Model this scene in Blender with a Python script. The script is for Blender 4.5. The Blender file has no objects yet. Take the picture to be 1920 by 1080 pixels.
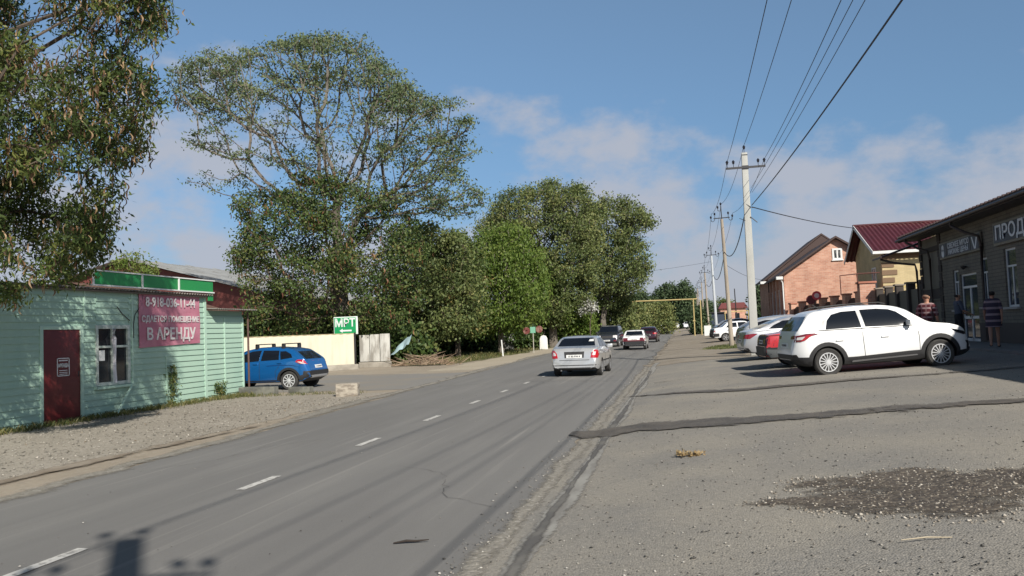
import bpy, bmesh, math, random
import numpy as np
from mathutils import Vector, Matrix, noise as mnoise
from mathutils.bvhtree import BVHTree
from mathutils.geometry import delaunay_2d_cdt
R = math.radians
random.seed(7); rng = np.random.default_rng(7)
SC = bpy.context.scene
COL = SC.collection
# ------------------------------------------------------------------ camera
cam_d = bpy.data.cameras.new('camera'); cam = bpy.data.objects.new('camera', cam_d); COL.objects.link(cam); SC.camera = cam
cam_d.sensor_width = 36; cam_d.lens = 28.125; cam_d.clip_end = 6000; cam_d.clip_start = .05
yaw, pitch, roll = R(11.958), R(3.063), R(2.2)
fwd = Vector((-math.sin(yaw)*math.cos(pitch), math.cos(yaw)*math.cos(pitch), math.sin(pitch)))
rt = Vector((math.cos(yaw), math.sin(yaw), 0)); up = rt.cross(fwd)
rt, up = rt*math.cos(roll)-up*math.sin(roll), up*math.cos(roll)+rt*math.sin(roll)
cam.matrix_world = Matrix(((rt.x, up.x, -fwd.x, 0), (rt.y, up.y, -fwd.y, 0), (rt.z, up.z, -fwd.z, 1.70), (0, 0, 0, 1)))
# ------------------------------------------------------------------ sky
SUN_EL, SUN_AZ = R(35.5), R(144)
W = bpy.data.worlds.new('World'); SC.world = W; W.use_nodes = True
nt = W.node_tree; N = nt.nodes; Lk = nt.links
bg = N['Background']
sky = N.new('ShaderNodeTexSky'); sky.sky_type = 'NISHITA'; sky.sun_disc = False
sky.sun_elevation = SUN_EL; sky.sun_rotation = SUN_AZ; sky.air_density = 1.0; sky.dust_density = .9; sky.ozone_density = 2.4
tc = N.new('ShaderNodeTexCoord')
sep = N.new('ShaderNodeSeparateXYZ'); Lk.new(tc.outputs['Generated'], sep.inputs[0])
def wm(op, a, b=None, c=None):
    n = N.new('ShaderNodeMath'); n.operation = op
    for i, v in enumerate((a, b, c)):
        if v is None: continue
        if isinstance(v, (int, float)): n.inputs[i].default_value = v
        else: Lk.new(v, n.inputs[i])
    return n.outputs[0]
mp = N.new('ShaderNodeMapping'); mp.inputs['Scale'].default_value = (1, 1, 1.7); mp.inputs['Location'].default_value = (.31, .42, .1)
Lk.new(tc.outputs['Generated'], mp.inputs[0])
n1 = N.new('ShaderNodeTexNoise'); n1.inputs['Scale'].default_value = 4.6; n1.inputs['Detail'].default_value = 7; n1.inputs['Roughness'].default_value = .57
Lk.new(mp.outputs[0], n1.inputs['Vector'])
zel = sep.outputs['Z']
# cloud bank denser towards the horizon, clear overhead
mrb = N.new('ShaderNodeMapRange'); mrb.inputs[1].default_value = .02; mrb.inputs[2].default_value = .40; mrb.inputs[3].default_value = .20; mrb.inputs[4].default_value = -.11
Lk.new(zel, mrb.inputs[0])
cs = wm('ADD', n1.outputs['Fac'], mrb.outputs[0])
mr2 = N.new('ShaderNodeMapRange'); mr2.interpolation_type = 'SMOOTHSTEP'; mr2.inputs[1].default_value = .52; mr2.inputs[2].default_value = .68
Lk.new(cs, mr2.inputs[0])
fac = wm('MULTIPLY', mr2.outputs[0], .86)
mx = N.new('ShaderNodeMix'); mx.data_type = 'RGBA'
hs = N.new('ShaderNodeHueSaturation'); hs.inputs['Saturation'].default_value = 1.0; hs.inputs['Value'].default_value = 1.0
Lk.new(sky.outputs[0], hs.inputs['Color'])
Lk.new(fac, mx.inputs[0]); Lk.new(hs.outputs[0], mx.inputs[6]); mx.inputs[7].default_value = (3.5, 3.65, 4.15, 1)
# the sky deepens towards the zenith
zd = N.new('ShaderNodeMapRange'); zd.interpolation_type = 'SMOOTHSTEP'; zd.inputs[1].default_value = .38; zd.inputs[2].default_value = .80; zd.inputs[3].default_value = 1.0; zd.inputs[4].default_value = .30; Lk.new(zel, zd.inputs[0])
vm = N.new('ShaderNodeVectorMath'); vm.operation = 'SCALE'; Lk.new(mx.outputs[2], vm.inputs[0]); Lk.new(zd.outputs[0], vm.inputs['Scale'])
gr = N.new('ShaderNodeValToRGB'); ge = gr.color_ramp.elements; Lk.new(zel, gr.inputs[0])
for i_, (p_, c_) in enumerate([(0, (.40, .49, .66)), (.10, (.47, .56, .69)), (.22, (.62, .72, .78)), (.40, (.88, .93, .90))]):
    e_ = ge[i_] if i_ < 2 else ge.new(p_)
    e_.position = p_; e_.color = (*c_, 1)
vmm = N.new('ShaderNodeVectorMath'); vmm.operation = 'MULTIPLY'; Lk.new(hs.outputs[0], vmm.inputs[0]); Lk.new(gr.outputs[0], vmm.inputs[1]); Lk.new(vmm.outputs[0], mx.inputs[6])
Lk.new(vm.outputs[0], bg.inputs['Color']); bg.inputs['Strength'].default_value = .115
# ------------------------------------------------------------------ sun
sd = bpy.data.lights.new('sun', 'SUN'); sd.energy = 5.0; sd.angle = R(.55); sd.color = (1, .94, .84)
sun = bpy.data.objects.new('sun', sd); COL.objects.link(sun)
sdir = Vector((math.sin(SUN_AZ)*math.cos(SUN_EL), math.cos(SUN_AZ)*math.cos(SUN_EL), math.sin(SUN_EL)))
sun.rotation_euler = sdir.to_track_quat('Z', 'Y').to_euler(); sun.location = sdir*60
vs = SC.view_settings; vs.view_transform = 'Standard'; vs.look = 'None'; vs.gamma = 1; vs.exposure = .22
try: SC.cycles.max_bounces = 6; SC.cycles.transparent_max_bounces = 6
except Exception: pass
# ------------------------------------------------------------------ terrain
GX = [-400, -40, -14, -8.6, -7.2, -4.6, -1.4, 0, 3.5, 7.5, 9, 400]
GZ = [-.3, -.1, -.1, -.05, 0, .05, .0, .15, .38, .56, .62, .9]
def gz(x, y=0): return float(np.interp(x, GX, GZ)) + .0045*min(max(y-60, 0), 130)
# ------------------------------------------------------------------ materials
MATS = {}
def _tex(nt, coord='Object', scale=(1, 1, 1)):
    t = nt.nodes.new('ShaderNodeTexCoord'); m = nt.nodes.new('ShaderNodeMapping'); m.inputs['Scale'].default_value = scale
    nt.links.new(t.outputs[coord], m.inputs[0]); return m.outputs[0]
def _mixc(nt, fac, a, b):
    m = nt.nodes.new('ShaderNodeMix'); m.data_type = 'RGBA'
    for i, v in ((0, fac), (6, a), (7, b)):
        if isinstance(v, tuple): m.inputs[i].default_value = (*v, 1) if len(v) == 3 else v
        elif isinstance(v, (int, float)): m.inputs[i].default_value = v
        else: nt.links.new(v, m.inputs[i])
    return m.outputs[2]
def _noise(nt, vec, scale, detail=3, rough=.55):
    n = nt.nodes.new('ShaderNodeTexNoise'); n.inputs['Scale'].default_value = scale; n.inputs['Detail'].default_value = detail
    n.inputs['Roughness'].default_value = rough; nt.links.new(vec, n.inputs['Vector']); return n.outputs['Fac']
def _ramp(nt, v, lo, hi):
    m = nt.nodes.new('ShaderNodeMapRange'); m.inputs[1].default_value = lo; m.inputs[2].default_value = hi
    nt.links.new(v, m.inputs[0]); return m.outputs[0]
def mat(name, base, rough=.8, metal=0, layers=(), bump=None, coat=0, spec=.5, emis=None, trans=0):
    """layers: (colour, noise scale, lo, hi, stretch xyz, strength)"""
    if name in MATS: return MATS[name]
    m = bpy.data.materials.new(name); m.use_nodes = True; nt = m.node_tree; b = nt.nodes['Principled BSDF']
    b.inputs['Roughness'].default_value = rough; b.inputs['Metallic'].default_value = metal
    b.inputs['Specular IOR Level'].default_value = spec; b.inputs['Coat Weight'].default_value = coat; b.inputs['Coat Roughness'].default_value = .06
    c = tuple(base)
    for (col, s, lo, hi, st, k) in layers:
        f = _ramp(nt, _noise(nt, _tex(nt, 'Object', st), s, 5), lo, hi)
        mm = nt.nodes.new('ShaderNodeMath'); mm.operation = 'MULTIPLY'; mm.inputs[1].default_value = k; nt.links.new(f, mm.inputs[0])
        c = _mixc(nt, mm.outputs[0], c, col)
    if isinstance(c, tuple): b.inputs['Base Color'].default_value = (*c, 1)
    else: nt.links.new(c, b.inputs['Base Color'])
    if bump:
        bn = nt.nodes.new('ShaderNodeBump'); bn.inputs['Strength'].default_value = bump[1]; bn.inputs['Distance'].default_value = bump[2] if len(bump) > 2 else .01
        nt.links.new(_noise(nt, _tex(nt), bump[0], 4, .6), bn.inputs['Height']); nt.links.new(bn.outputs[0], b.inputs['Normal'])
    if trans: b.inputs['Transmission Weight'].default_value = trans
    MATS[name] = m; return m
U3 = (1, 1, 1)
def gravel_mat(name, c1, c2, peb, scale=22, big=.5, peb_amt=.7, bump=.6, rough=.95, wet=0):
    """fine stony surface: big mottling c1/c2, every voronoi stone its own tone out of peb=(dark, light)"""
    m = bpy.data.materials.new(name); m.use_nodes = True; nt = m.node_tree; b = nt.nodes['Principled BSDF']
    b.inputs['Roughness'].default_value = rough; b.inputs['Specular IOR Level'].default_value = .3 + wet
    v = _tex(nt)
    base = _mixc(nt, _ramp(nt, _noise(nt, v, big, 6, .6), .38, .62), c1, c2)
    vo = nt.nodes.new('ShaderNodeTexVoronoi'); vo.inputs['Scale'].default_value = scale; nt.links.new(v, vo.inputs['Vector'])
    sp = nt.nodes.new('ShaderNodeSeparateColor'); nt.links.new(vo.outputs['Color'], sp.inputs[0])
    stone = _mixc(nt, sp.outputs[0], peb[0], peb[1])
    sel = _ramp(nt, sp.outputs[1], .35, .8)
    mm = nt.nodes.new('ShaderNodeMath'); mm.operation = 'MULTIPLY'; mm.inputs[1].default_value = peb_amt; nt.links.new(sel, mm.inputs[0])
    c = _mixc(nt, mm.outputs[0], base, stone)
    fine = _ramp(nt, _noise(nt, v, 130, 2), .25, .75)
    c = _mixc(nt, .35, c, _mixc(nt, fine, tuple(x*.6 for x in c1), tuple(min(1, x*1.45) for x in c1)))
    nt.links.new(c, b.inputs['Base Color'])
    bn = nt.nodes.new('ShaderNodeBump'); bn.inputs['Strength'].default_value = bump; bn.inputs['Distance'].default_value = .012; bn.invert = True
    nt.links.new(vo.outputs['Distance'], bn.inputs['Height'])
    nt.links.new(bn.outputs[0], b.inputs['Normal']); MATS[name] = m; return m
def fade(m, w=.3, amp=.4, scale=24):
    """ragged, thinning edge for a sheet of dirt or damp: the sheet's own point attribute 'edge' drives its cover"""
    nt = m.node_tree; b = nt.nodes['Principled BSDF']; out = nt.nodes['Material Output']
    a = nt.nodes.new('ShaderNodeAttribute'); a.attribute_name = 'edge'
    n = _noise(nt, _tex(nt), scale, 5, .7); s = nt.nodes.new('ShaderNodeMath'); s.operation = 'MULTIPLY_ADD'; s.inputs[1].default_value = amp; nt.links.new(n, s.inputs[0])
    o = nt.nodes.new('ShaderNodeMath'); o.operation = 'SUBTRACT'; o.inputs[1].default_value = amp*.5; nt.links.new(a.outputs['Fac'], o.inputs[0]); nt.links.new(o.outputs[0], s.inputs[2])
    r = nt.nodes.new('ShaderNodeMapRange'); r.interpolation_type = 'SMOOTHSTEP'; r.inputs[1].default_value = 0; r.inputs[2].default_value = w; nt.links.new(s.outputs[0], r.inputs[0])
    t = nt.nodes.new('ShaderNodeBsdfTransparent'); x = nt.nodes.new('ShaderNodeMixShader'); nt.links.new(r.outputs[0], x.inputs[0]); nt.links.new(t.outputs[0], x.inputs[1]); nt.links.new(b.outputs[0], x.inputs[2]); nt.links.new(x.outputs[0], out.inputs[0])
    return m
def edge_attr(o, vals):
    a = o.data.attributes.new('edge', 'FLOAT', 'POINT'); a.data.foreach_set('value', np.asarray(vals, np.float32)); return o
def brick_mat(name, c1, c2, mortar, w=.25, h=.075, ms=.012, bump=.35):
    m = bpy.data.materials.new(name); m.use_nodes = True; nt = m.node_tree; b = nt.nodes['Principled BSDF']; b.inputs['Roughness'].default_value = .9
    t = nt.nodes.new('ShaderNodeTexCoord'); s = nt.nodes.new('ShaderNodeSeparateXYZ'); nt.links.new(t.outputs['Object'], s.inputs[0])
    g = nt.nodes.new('ShaderNodeNewGeometry'); s2 = nt.nodes.new('ShaderNodeSeparateXYZ'); nt.links.new(g.outputs['Normal'], s2.inputs[0])
    def M(op, a, b2=None):
        n = nt.nodes.new('ShaderNodeMath'); n.operation = op
        for i, v in enumerate((a, b2)):
            if v is None: continue
            if isinstance(v, (int, float)): n.inputs[i].default_value = v
            else: nt.links.new(v, n.inputs[i])
        return n.outputs[0]
    k = M('GREATER_THAN', M('ABSOLUTE', s2.outputs[0]), .5)
    u = M('ADD', M('MULTIPLY', s.outputs[1], k), M('MULTIPLY', s.outputs[0], M('SUBTRACT', 1.0, k)))
    cv = nt.nodes.new('ShaderNodeCombineXYZ'); nt.links.new(u, cv.inputs[0]); nt.links.new(s.outputs[2], cv.inputs[1])
    br = nt.nodes.new('ShaderNodeTexBrick'); nt.links.new(cv.outputs[0], br.inputs['Vector'])
    br.inputs['Color1'].default_value = (*c1, 1); br.inputs['Color2'].default_value = (*c2, 1); br.inputs['Mortar'].default_value = (*mortar, 1)
    br.inputs['Scale'].default_value = 1; br.inputs['Brick Width'].default_value = w; br.inputs['Row Height'].default_value = h; br.inputs['Mortar Size'].default_value = ms; br.inputs['Bias'].default_value = -.1
    n = _ramp(nt, _noise(nt, _tex(nt), 1.3, 5), .3, .7)
    c = _mixc(nt, .35, br.outputs['Color'], _mixc(nt, n, tuple(x*.6 for x in c1), tuple(min(1, x*1.3) for x in c2)))
    nt.links.new(c, b.inputs['Base Color'])
    bn = nt.nodes.new('ShaderNodeBump'); bn.inputs['Strength'].default_value = bump; bn.inputs['Distance'].default_value = .008; bn.invert = True
    nt.links.new(br.outputs['Fac'], bn.inputs['Height']); nt.links.new(bn.outputs[0], b.inputs['Normal'])
    MATS[name] = m; return m
def leaf_mat(name, cols, trans=.35):
    m = bpy.data.materials.new(name); m.use_nodes = True; nt = m.node_tree; b = nt.nodes['Principled BSDF']
    b.inputs['Roughness'].default_value = .55; b.inputs['Specular IOR Level'].default_value = .35
    a = nt.nodes.new('ShaderNodeAttribute'); a.attribute_name = 'tint'
    r = nt.nodes.new('ShaderNodeValToRGB'); r.color_ramp.interpolation = 'LINEAR'
    el = r.color_ramp.elements
    while len(el) < len(cols): el.new(.5)
    for i, c in enumerate(cols): el[i].position = i/(len(cols)-1); el[i].color = (*c, 1)
    nt.links.new(a.outputs['Fac'], r.inputs[0]); nt.links.new(r.outputs[0], b.inputs['Base Color'])
    tr = nt.nodes.new('ShaderNodeBsdfTranslucent'); nt.links.new(r.outputs[0], tr.inputs[0])
    ms = nt.nodes.new('ShaderNodeMixShader'); ms.inputs[0].default_value = trans
    nt.links.new(b.outputs[0], ms.inputs[1]); nt.links.new(tr.outputs[0], ms.inputs[2]); nt.links.new(ms.outputs[0], nt.nodes['Material Output'].inputs[0])
    MATS[name] = m; return m
# ------------------------------------------------------------------ mesh helpers
def tag(o, label=None, cat=None, group=None, kind=None):
    if label: o['label'] = label
    if cat: o['category'] = cat
    if group: o['group'] = group
    if kind: o['kind'] = kind
    return o
def thing(name, loc, label, cat, group=None, rz=0):
    o = bpy.data.objects.new(name, None); COL.objects.link(o); o.location = loc; o.rotation_euler = (0, 0, rz); o.empty_display_size = .2
    return tag(o, label, cat, group)
def link_mesh(name, me, m, parent=None, smooth=False, kind=None):
    o = bpy.data.objects.new(name, me); COL.objects.link(o)
    if m is not None: me.materials.append(m) if not len(me.materials) else None
    if parent is not None: o.parent = parent
    if smooth: me.shade_smooth(); me.set_sharp_from_angle(angle=R(35))
    if kind: o['kind'] = kind
    return o
class MB:
    def __init__(s): s.v = []; s.f = []
    def add(s, vs, fs):
        n = len(s.v); s.v += [tuple(v) for v in vs]; s.f += [tuple(i+n for i in f) for f in fs]; return s
    def box(s, x0, x1, y0, y1, z0, z1):
        return s.add([(x0, y0, z0), (x1, y0, z0), (x1, y1, z0), (x0, y1, z0), (x0, y0, z1), (x1, y0, z1), (x1, y1, z1), (x0, y1, z1)],
                     [(0, 3, 2, 1), (4, 5, 6, 7), (0, 1, 5, 4), (1, 2, 6, 5), (2, 3, 7, 6), (3, 0, 4, 7)])
    def obox(s, c, ax, sz):
        """oriented box: centre, 3 axes, 3 full sizes"""
        c = Vector(c); A = [Vector(a).normalized()*d/2 for a, d in zip(ax, sz)]
        vs = [c+A[0]*i+A[1]*j+A[2]*k for k in (-1, 1) for (i, j) in ((-1, -1), (1, -1), (1, 1), (-1, 1))]
        return s.add(vs, [(0, 3, 2, 1), (4, 5, 6, 7), (0, 1, 5, 4), (1, 2, 6, 5), (2, 3, 7, 6), (3, 0, 4, 7)])
    def wall(s, p, q, t, z0, z1):
        """upright slab between two ground points"""
        p = Vector((p[0], p[1], 0)); q = Vector((q[0], q[1], 0)); d = q-p; n = Vector((-d.y, d.x, 0)).normalized()
        c = (p+q)/2; c.z = (z0+z1)/2
        return s.obox(c, (d, n, (0, 0, 1)), (d.length, t, z1-z0))
    def tube(s, p, q, r0, r1=None, n=8, caps=True):
        p, q = Vector(p), Vector(q); r1 = r0 if r1 is None else r1; d = (q-p).normalized()
        a = d.orthogonal().normalized(); b = d.cross(a)
        vs = [c+(a*math.cos(t)+b*math.sin(t))*r for c, r in ((p, r0), (q, r1)) for t in [2*math.pi*i/n for i in range(n)]]
        fs = [(i, (i+1) % n, n+(i+1) % n, n+i) for i in range(n)]
        if caps: fs += [tuple(range(n-1, -1, -1)), tuple(range(n, 2*n))]
        return s.add(vs, fs)
    def path(s, pts, r, n=6):
        pts = [Vector(p) for p in pts]; k = len(pts); rings = []
        for i, p in enumerate(pts):
            d = (pts[min(i+1, k-1)]-pts[max(i-1, 0)]).normalized()
            a = d.cross(Vector((0, 0, 1)))
            a = a.normalized() if a.length > 1e-3 else Vector((1, 0, 0)); b = d.cross(a)
            rr = r[i] if isinstance(r, (list, tuple)) else r
            rings += [p+(a*math.cos(t)+b*math.sin(t))*rr for t in [2*math.pi*j/n for j in range(n)]]
        fs = [(i*n+j, i*n+(j+1) % n, (i+1)*n+(j+1) % n, (i+1)*n+j) for i in range(k-1) for j in range(n)]
        fs += [tuple(range(n-1, -1, -1)), tuple(range((k-1)*n, k*n))]
        return s.add(rings, fs)
    def prism(s, poly, f):
        """poly: list of 2D points; f(u,v,side 0/1)->xyz"""
        n = len(poly)
        vs = [f(u, v, 0) for u, v in poly]+[f(u, v, 1) for u, v in poly]
        return s.add(vs, [tuple(range(n-1, -1, -1)), tuple(range(n, 2*n))]+[(i, (i+1) % n, n+(i+1) % n, n+i) for i in range(n)])
    def lathe(s, prof, c=(0, 0, 0), n=20, axis='z'):
        c = Vector(c); vs = []
        for r, h in prof:
            for i in range(n):
                t = 2*math.pi*i/n; a, b = r*math.cos(t), r*math.sin(t)
                vs.append(c+(Vector((a, b, h)) if axis == 'z' else Vector((a, h, b)) if axis == 'y' else Vector((h, a, b))))
        k = len(prof)
        fs = [(i*n+j, i*n+(j+1) % n, (i+1)*n+(j+1) % n, (i+1)*n+j) for i in range(k-1) for j in range(n)]
        fs += [tuple(range(n-1, -1, -1)), tuple(range((k-1)*n, k*n))]
        return s.add(vs, fs)
    def build(s, name, m, parent=None, smooth=False, world=False, bevel=0, kind=None):
        v = s.v
        if world and parent is not None:
            L = parent.location; v = [(a-L.x, b-L.y, c-L.z) for a, b, c in v]
        me = bpy.data.meshes.new(name); me.from_pydata(v, [], s.f)
        bm = bmesh.new(); bm.from_mesh(me); bmesh.ops.recalc_face_normals(bm, faces=bm.faces)
        if bevel:
            bmesh.ops.bevel(bm, geom=[e for e in bm.edges if len(e.link_faces) == 2 and e.calc_face_angle(0) > .6], offset=bevel, segments=2, affect='EDGES', profile=.6)
        bm.to_mesh(me); bm.free(); me.update()
        return link_mesh(name, me, m, parent, smooth or bool(bevel), kind)
def raw_mesh(name, V, F, m, parent=None, tint=None, smooth=False, kind=None):
    """V (n,3) array, F (k,4) or (k,3) int array"""
    me = bpy.data.meshes.new(name); V = np.asarray(V, np.float32); F = np.asarray(F, np.int32); k, q = F.shape
    me.vertices.add(len(V)); me.vertices.foreach_set('co', V.ravel())
    me.loops.add(k*q); me.loops.foreach_set('vertex_index', F.ravel())
    me.polygons.add(k); me.polygons.foreach_set('loop_start', np.arange(0, k*q, q, dtype=np.int32))
    try: me.polygons.foreach_set('loop_total', np.full(k, q, np.int32))
    except Exception: pass
    if tint is not None:
        a = me.attributes.new('tint', 'FLOAT', 'FACE'); a.data.foreach_set('value', np.asarray(tint, np.float32))
    me.update(); me.validate()
    return link_mesh(name, me, m, parent, smooth, kind)
def text(s, size, mat_, parent, loc, rot, name='lettering', ext=.004, sx=1.0, align='CENTER', bold=0):
    cu = bpy.data.curves.new(name, 'FONT'); cu.body = s; cu.size = size; cu.extrude = ext; cu.align_x = align; cu.align_y = 'CENTER'; cu.offset = bold; cu.resolution_u = 3
    t = bpy.data.objects.new(name+'_tmp', cu); COL.objects.link(t); bpy.context.view_layer.update()
    me = bpy.data.meshes.new_from_object(t.evaluated_get(bpy.context.evaluated_depsgraph_get())); bpy.data.objects.remove(t)
    me.name = name
    me.transform(Matrix.Translation(loc) @ rot.to_4x4() @ Matrix.Diagonal((sx, 1, 1, 1)))
    me.materials.clear(); me.materials.append(mat_)
    return link_mesh(name, me, mat_, parent)
def copy_tree(o, parent=None):
    c = o.copy(); COL.objects.link(c); c.parent = parent
    for ch in list(o.children): copy_tree(ch, c)
    return c
def fbm(x, y, s=1., seed=0.): return mnoise.noise(Vector((x*s+seed, y*s-seed*1.7, seed)))+.5*mnoise.noise(Vector((x*s*2.3, y*s*2.3+seed, seed+5)))
def strip(name, m, ys, xl, xr, off, step=.25, kind='structure', z=None, jag=0, jl=None):
    """ground-hugging sheet between two x(y) edges"""
    V = []; F = []; rows = []
    for y in ys:
        a, b = xl(y), xr(y)
        if jag: a += jag*(fbm(a, y, 1.4, 3)+.6*fbm(a, y, 6.1, 5)); b += jag*(fbm(b, y, 1.4, 9)+.6*fbm(b, y, 6.1, 7))
        rows.append((y, a, b))
    nx = max(2, int(max(b-a for _, a, b in rows)/step)+1)
    ed = []
    for y, a, b in rows:
        for i in range(nx+1):
            x = a+(b-a)*i/nx; V.append((x, y, (gz(x, y) if z is None else z)+off)); ed.append(min(i, nx-i)/nx*2)
    for j in range(len(rows)-1):
        for i in range(nx):
            k = j*(nx+1)+i; F.append((k, k+1, k+nx+2, k+nx+1))
    return tag(edge_attr(raw_mesh(name, V, F, m, smooth=True), ed), kind=kind)
def cellsheet(name, m, x0, x1, y0, y1, res, fn, off, kind='structure'):
    """sheet kept only where fn(x,y) > 0, for stains and verges with ragged outlines"""
    nx, ny = int((x1-x0)/res), int((y1-y0)/res); idx = {}; V = []; F = []; ed = []
    def vi(i, j):
        if (i, j) not in idx:
            x, y = x0+i*res, y0+j*res
            idx[(i, j)] = len(V); V.append((x, y, gz(x, y)+off)); ed.append(fn(x, y))
        return idx[(i, j)]
    for i in range(nx):
        for j in range(ny):
            if fn(x0+(i+.5)*res, y0+(j+.5)*res) > -.12: F.append((vi(i, j), vi(i+1, j), vi(i+1, j+1), vi(i, j+1)))
    return tag(edge_attr(raw_mesh(name, V, F, m, smooth=True), ed), kind=kind)
def ys_(a, b):
    out = [a]
    while out[-1] < b: out.append(out[-1]+max(.3, .02*abs(out[-1])))
    out[-1] = b
    for k in (60., 190.):
        if a < k < b: out.append(k)
    return sorted(set(out))
# ================================================================== GROUND
M_dirt = gravel_mat('dirt', (.29, .245, .19), (.36, .31, .245), ((.14, .12, .095), (.42, .39, .34)), 16, .35, .45, .5)
M_gravel = gravel_mat('gravel', (.29, .26, .215), (.36, .325, .275), ((.11, .10, .085), (.48, .44, .39)), 28, .6, .8, .9)
M_lot = gravel_mat('lot_surface', (.215, .206, .190), (.345, .312, .255), ((.085, .08, .072), (.47, .43, .37)), 62, .45, .62, .5)
M_road = mat('road_asphalt', (.185, .180, .172), .88, layers=[((.15, .146, .141), .9, .40, .62, (1.6, .05, 1), .6), ((.225, .218, .205), 1.7, .5, .7, (1, .09, 1), .5), ((.155, .15, .144), .35, .52, .60, (1, .35, 1), .55), ((.27, .26, .24), 3.2, .6, .72, (2.5, .04, 1), .6), ((.09, .088, .085), 1.1, .495, .505, (1, .3, 1), .0), ((.08, .08, .08), 90, .55, .75, U3, .45), ((.27, .26, .25), 120, .62, .75, U3, .5)], bump=(110, .35, .006))
M_side = mat('side_asphalt', (.22, .21, .195), .9, layers=[((.25, .22, .18), .5, .45, .65, U3, .7), ((.09, .09, .09), 90, .55, .75, U3, .4)], bump=(90, .3, .006))
M_sand = gravel_mat('roadside_grit', (.215, .20, .17), (.285, .265, .23), ((.12, .11, .10), (.5, .47, .43)), 30, 1.2, .65, .7)
M_wet = gravel_mat('wet_ground', (.075, .064, .052), (.165, .14, .11), ((.05, .045, .04), (.26, .235, .20)), 50, 2.4, .65, .7, rough=.62, wet=.25)
M_wetg = gravel_mat('wet_gravel', (.065, .052, .04), (.12, .095, .07), ((.05, .04, .03), (.34, .29, .22)), 30, 1.6, .75, .9, rough=.7, wet=.2)
M_groove = mat('groove', (.105, .10, .095), .9, layers=[((.20, .19, .17), 2.2, .46, .60, (1, .6, 1), .7)], bump=(60, .5))
M_kerb = mat('kerb_concrete', (.31, .30, .275), .92, layers=[((.20, .19, .175), 2.6, .40, .6, (2, .5, 1), .9)], bump=(50, .5))
M_paint = mat('road_paint', (.55, .54, .51), .8, layers=[((.22, .21, .20), 14, .50, .62, U3, .8)])
M_grassg = gravel_mat('grass_ground', (.11, .115, .05), (.17, .155, .085), ((.07, .075, .03), (.24, .21, .12)), 14, .8, .6, .6)
M_pave = mat('pavement_slabs', (.22, .205, .19), .9, layers=[((.15, .14, .13), 1.4, .4, .65, U3, .6)], bump=(40, .3))

fade(M_wet, .17, .34, 9); fade(M_wetg, .7, .9, 7); fade(M_sand, .9, 1.5, 12); fade(M_kerb, .5, 1.1, 10); fade(M_groove, .8, 1.2, 9); fade(M_gravel, .03, .03); M_shoulder = gravel_mat('shoulder_dirt', (.24, .205, .16), (.33, .29, .24), ((.13, .11, .09), (.42, .39, .34)), 16, .5, .45, .5); fade(M_shoulder, .5, .9, 1.5)
gxs = [-3000, -1200, -400, -150, -80]+list(np.arange(-60, -14, 2.))+[-14, -12, -10, -8.6, -7.9, -7.2, -6, -4.6, -3, -1.4, 0, 1.2, 2.4, 3.5, 4.8, 6, 7.5, 9]+list(np.arange(12, 60, 4.))+[80, 150, 400, 1200, 3000]
gys = [-3000, -400, -100, -40]+list(np.arange(-20, 60, 2.))+[60]+list(np.arange(64, 190, 6.))+[190, 250, 400, 800, 1500, 4000]
V = [(x, y, gz(x, y)) for y in gys for x in gxs]; nx = len(gxs)
F = [(j*nx+i, j*nx+i+1, (j+1)*nx+i+1, (j+1)*nx+i) for j in range(len(gys)-1) for i in range(nx-1)]
tag(raw_mesh('ground', V, F, M_dirt, smooth=True), kind='structure')
def redge(y): return -1.55+.05*math.sin(y*.35)
def ledge(y): return float(np.interp(y, [-30, 8, 15, 25, 60, 110, 400], [-7.6, -7.6, -7.9, -8.5, -9.7, -8.0, -8.0]))
road = strip('road', M_road, ys_(-20, 420), ledge, redge, .010, jag=.10)
# worn centre line dashes, children of the road they are painted on
for (a, b) in [(1.6, 2.5), (4.85, 5.75), (8.12, 8.95), (11.4, 12.25), (14.6, 15.5), (17.95, 18.75), (21.1, 21.9), (24.3, 25.1), (27.6, 28.4), (31, 31.8)]:
    mb = MB(); n = 6
    for i in range(n):
        y0, y1 = a+(b-a)*i/n, a+(b-a)*(i+1)/n; w = .055
        mb.add([(-4.88-w+.006*random.random(), y0, .062), (-4.88+w, y0, .062), (-4.88+w-.006*random.random(), y1, .062), (-4.88-w, y1, .062)], [(0, 1, 2, 3)])
    o = mb.build('centre_line_dash', M_paint, road)
# left gravel verge in front of the mint building
strip('gravel_verge', M_gravel, ys_(-5, 23.5), lambda y: -14.95, lambda y: -8.9, .005, jag=.25)
strip('roadside_grit', M_sand, list(np.arange(5, 24, .12))+ys_(24, 58)[1:], lambda y: ledge(y)-.6-.2*math.sin(y*.4), lambda y: ledge(y)+.10, .016, step=.12, jag=.22)
def rut(x, y):
    c = -8.75+.15*math.sin(y*.5); return .24*(1-abs(y-10)/9)+.14*fbm(x, y, 1.2, 4)-abs(x-c)*.85
cellsheet('verge_ruts', fade(mat('rut_earth', (.20, .16, .12), .95, layers=[((.29, .25, .20), 5, .4, .6, (1, .4, 1), .8)], bump=(30, .8)), .16, .3, 9), -9.8, -7.6, 0, 19, .08, rut, .024)
cellsheet('side_road', M_side, -34, -8.3, 24.6, 37.6, .2, lambda x, y: min(y-(25.2+(.0 if x < -12 else (x+12)*-.25)), (36.4-(x+20)*-.0)-y if x < -19 else 31.5+(x+19)*-.25+5-y if x < -9 else 33.5-y, ledge(y)+.1-x)+.35*fbm(x, y, .6, 2), .006)
strip('sandy_apron', gravel_mat('pale_dirt', (.36, .31, .235), (.42, .37, .29), ((.22, .19, .15), (.5, .46, .4)), 14, .3, .4, .5), ys_(36.5, 105), lambda y: ledge(y)-3.6-.6*math.sin(y*.1), lambda y: ledge(y)-.2, .005, step=.5, jag=.4)
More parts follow.
